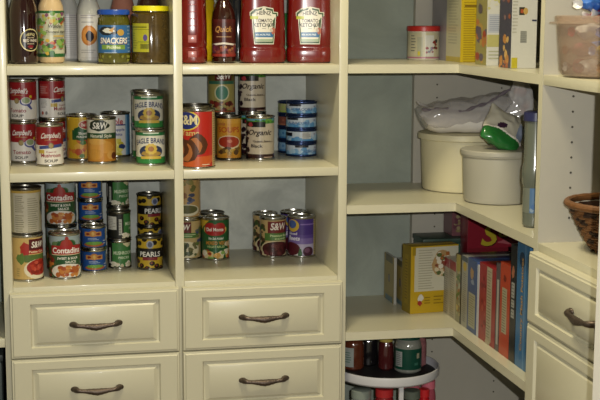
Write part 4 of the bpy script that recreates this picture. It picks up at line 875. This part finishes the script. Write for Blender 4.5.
# ------------------------------------------------------------------ lazy susan below
ZL = -.722
LC = at_z(386, 371.5, ZL); LR = .124
ls = thing('lazy_susan', 'white two-tier turntable with black mats under the lower corner shelf', 'turntable', (LC.x, LC.y, -.93))
LW = mat('#b9b9bd', rough=.4, name='white_plastic'); LK = mat('#101012', rough=.6, name='black_mat')
for zz in (ZL+.93, .072):
    lat('tray', [(0, zz-.004), (LR-.004, zz-.004), (LR, zz), (LR+.001, zz+.016), (LR, zz+.019), (LR-.003, zz+.019), (LR-.004, zz+.002), (0, zz+.001)], LW, ls, 72)
    lat('mat', [(0, zz+.0012), (LR-.006, zz+.0012), (LR-.006, zz+.0025), (0, zz+.0025)], LK, ls, 72)
bm = bmesh.new()
for k in range(3):
    a = math.radians((2, 122, 242)[k]); bx(bm, (LR-.010)*sin(a)-.005+.0, -(LR-.010)*cos(a)-.004, .074, (LR-.010)*sin(a)+.005, -(LR-.010)*cos(a)+.004, ZL+.93-.004)
    o = obj('post', bm, LW, ls); bm = bmesh.new()
bm.free()
lat('base', [(0, 0), (.08, 0), (.082, .006), (.04, .014), (.036, .06), (.05, .0675), (0, .0675)], LW, ls)
zM = ZL+.0025
def jar(name, label, c, r, h, body, lidc, art=None, lz=.75, group='jars on the turntable', turn=0, lt=.014):
    t = thing(name, label, 'jar', c, face(c[0], c[1])+math.radians(turn), group)
    hb = h-lt
    lat('jar_glass', [(0, .001), (r-.004, 0), (r, .004), (r, hb*.78), (r*.9, hb*.93), (r*.82, hb*.97), (r*.82, hb), (0, hb)], body, t, 36)
    lat('lid', [(0, h), (r*.84, h), (r*.9, h-.001), (r*.9, h-lt), (0, h-lt)], lidc, t, 36)
    if art: wrap(art, t, r+.0002, hb*.12, hb*.74, N=36)
    return t
GLC = mat('#7e8078', rough=.1, coat=1, var=.2, name='spice_glass'); GL2 = mat('#123c30', rough=.35, name='dark_green_lid'); RDL = mat('#8a1c2c', rough=.35, name='dark_red_lid'); BRG = mat('#5a2c1c', rough=.1, coat=1, var=.3, scale=80, name='amber_glass')
c = stand(407.6, 374, zM, .0305)
jar('spice_jar', 'glass jar with a green label and dark green lid on the upper tray', c, .032, .093, GLC, GL2, Art(100).R(-110, -40, 110, 40, '#14503c').R(-36, -18, -16, 18, '#a8aca8').L(-34, -16, -18, 16, 7, '#5c605c').R(20, 2, 28, 14, '#b0a888').R(14, -14, 24, -8, '#3c7a64'), turn=4)
c = stand(353, 371, zM, .026)
jar('spice_jar', 'amber jar with a dark red lid at the left edge of the upper tray', c, .026, .088, BRG, RDL, Art(101).R(-12, -30, 14, 30, '#a4aaa4').L(-8, -14, 8, 14, 5, '#4c7a64'), turn=-28)
jar('spice_jar', 'black jar standing right of the amber jar on the upper tray', Vector((LC.x-.027, LC.y+.062, zM)), .024, .085, mat('#151315', rough=.15, coat=1, name='black_glass'), mat('#151315', name='black_cap'))
jar('spice_jar', 'small dark red bottle left of the green-labelled jar', Vector((LC.x+.003, LC.y+.014, zM)), .018, .082, mat('#4a1a1a', rough=.15, coat=1, name='dark_red_jar'), mat('#a8964a', rough=.3, name='tan_lid'))
jar('spice_jar', 'reddish speckled jar behind the green-labelled jar at the right', Vector((LC.x+.088, LC.y+.030, zM)), .019, .085, mat('#8a5a5c', rough=.2, coat=.6, var=.5, scale=160, name='speckled_red'), RDL)
zM2 = -.87+.0145
lows = [(-.075, -.06, '#8a9088', '#7d867e', .026, .113, 'grey-green lidded jar at the left of the lower tray'), (-.022, -.068, '#8a1c20', '#b02a2c', .023, .115, 'red-lidded jar on the lower tray, left of the front post'), (.038, -.085, '#3a3c34', '#5a6258', .022, .112, 'dark jar with a grey lid right of the front post on the lower tray'), (.052, -.035, '#b0505a', '#c86a78', .022, .119, 'tall pink-lidded jar behind on the lower tray'), (.093, -.036, '#a04a58', '#c46878', .018, .118, 'small pink-lidded jar at the right edge of the lower tray'), (.073, -.068, '#b01c20', '#c0262a', .014, .108, 'bright red-capped bottle at the right of the lower tray')]
for x, y, bc_, lc_, r_, h_, lb in lows:
    jar('spice_jar', lb, Vector((LC.x+x, LC.y+y, zM2)), r_, h_, mat(bc_, rough=.15, coat=.8), mat(lc_, rough=.35), group='jars on the lower turntable tray', lt=.018)

# ------------------------------------------------------------------ glimpse left of the unit
t = thing('kitchen_appliance', 'dark appliance with a pale grey band on the shelf left of the pantry unit', 'appliance', (-.46, .13, -.575), 0)
bm = bmesh.new(); bx(bm, -.065, -.08, 0, .065, .08, .095, .012); obj('housing', bm, mat('#3a3840', rough=.3, name='dark_housing'), t)
bm = bmesh.new(); bx(bm, -.067, -.082, .095, .067, .082, .125, .008); obj('band', bm, mat('#a4a8b0', rough=.3, name='pale_band'), t)
bm = bmesh.new(); bx(bm, -.060, -.075, .125, .060, .075, .26, .012); obj('cover', bm, mat('#3c3040', rough=.3, name='dark_cover'), t)
t = thing('storage_bin', 'dark grey-green bin below the shelf at the far left edge', 'bin', (-.46, .12, -1.0), 0)
bm = bmesh.new(); bx(bm, -.08, -.1, 0, .08, .1, .37, .01); obj('bin_body', bm, mat('#3a4444', rough=.5, name='dark_bin'), t)
bm = bmesh.new(); bx(bm, -.082, -.102, .37, .082, .102, .385, .004); obj('lid', bm, mat('#2c3434', rough=.5, name='dark_bin_lid'), t)
part('shelf', -.8495, 0, -1.0-T, XL-T-.0005, DB-.0005, -1.0, lf)

# ------------------------------------------------------------------ light
lx, ly = .10, -.66
t = thing('ceiling_lamp', 'round warm ceiling lamp in the middle of the pantry', 'lamp', (lx, ly, ZC-.055), 0)
lat('lamp_base', [(0, .055), (.15, .055), (.155, .05), (.155, .035), (0, .035)], mat('#d8d4c8', name='lamp_metal'), t)
def light(name, kind, loc, e, col, **k):
    d = bpy.data.lights.new(name, kind); d.energy = e; d.color = col
    for a, b in k.items(): setattr(d, a, b)
    o = bpy.data.objects.new(name, d); COL.objects.link(o); o.location = loc; return o
light('ceiling_light', 'AREA', (lx, ly, ZC-.06), 19, (1, .89, .60), shape='DISK', size=.3)
fl = light('camera_flash', 'SPOT', CP+rt*.045+up*.045, 128, (1, .99, .94), shadow_soft_size=.006, spot_size=math.radians(60), spot_blend=.3)
fl.rotation_euler = cam.matrix_world.to_euler()
rl = light('room_light', 'AREA', (.2, -3.2, ZC-.06), 11, (1, .93, .78), shape='DISK', size=.5)
w = bpy.data.worlds.new('world'); S.world = w; w.use_nodes = True
w.node_tree.nodes['Background'].inputs[0].default_value = lin('#d8d0b8')+(1,); w.node_tree.nodes['Background'].inputs[1].default_value = .42
S.view_settings.view_transform = 'Standard'; S.view_settings.look = 'None'; S.view_settings.gamma = 1; S.view_settings.exposure = -.04; S.view_settings.use_curve_mapping = False
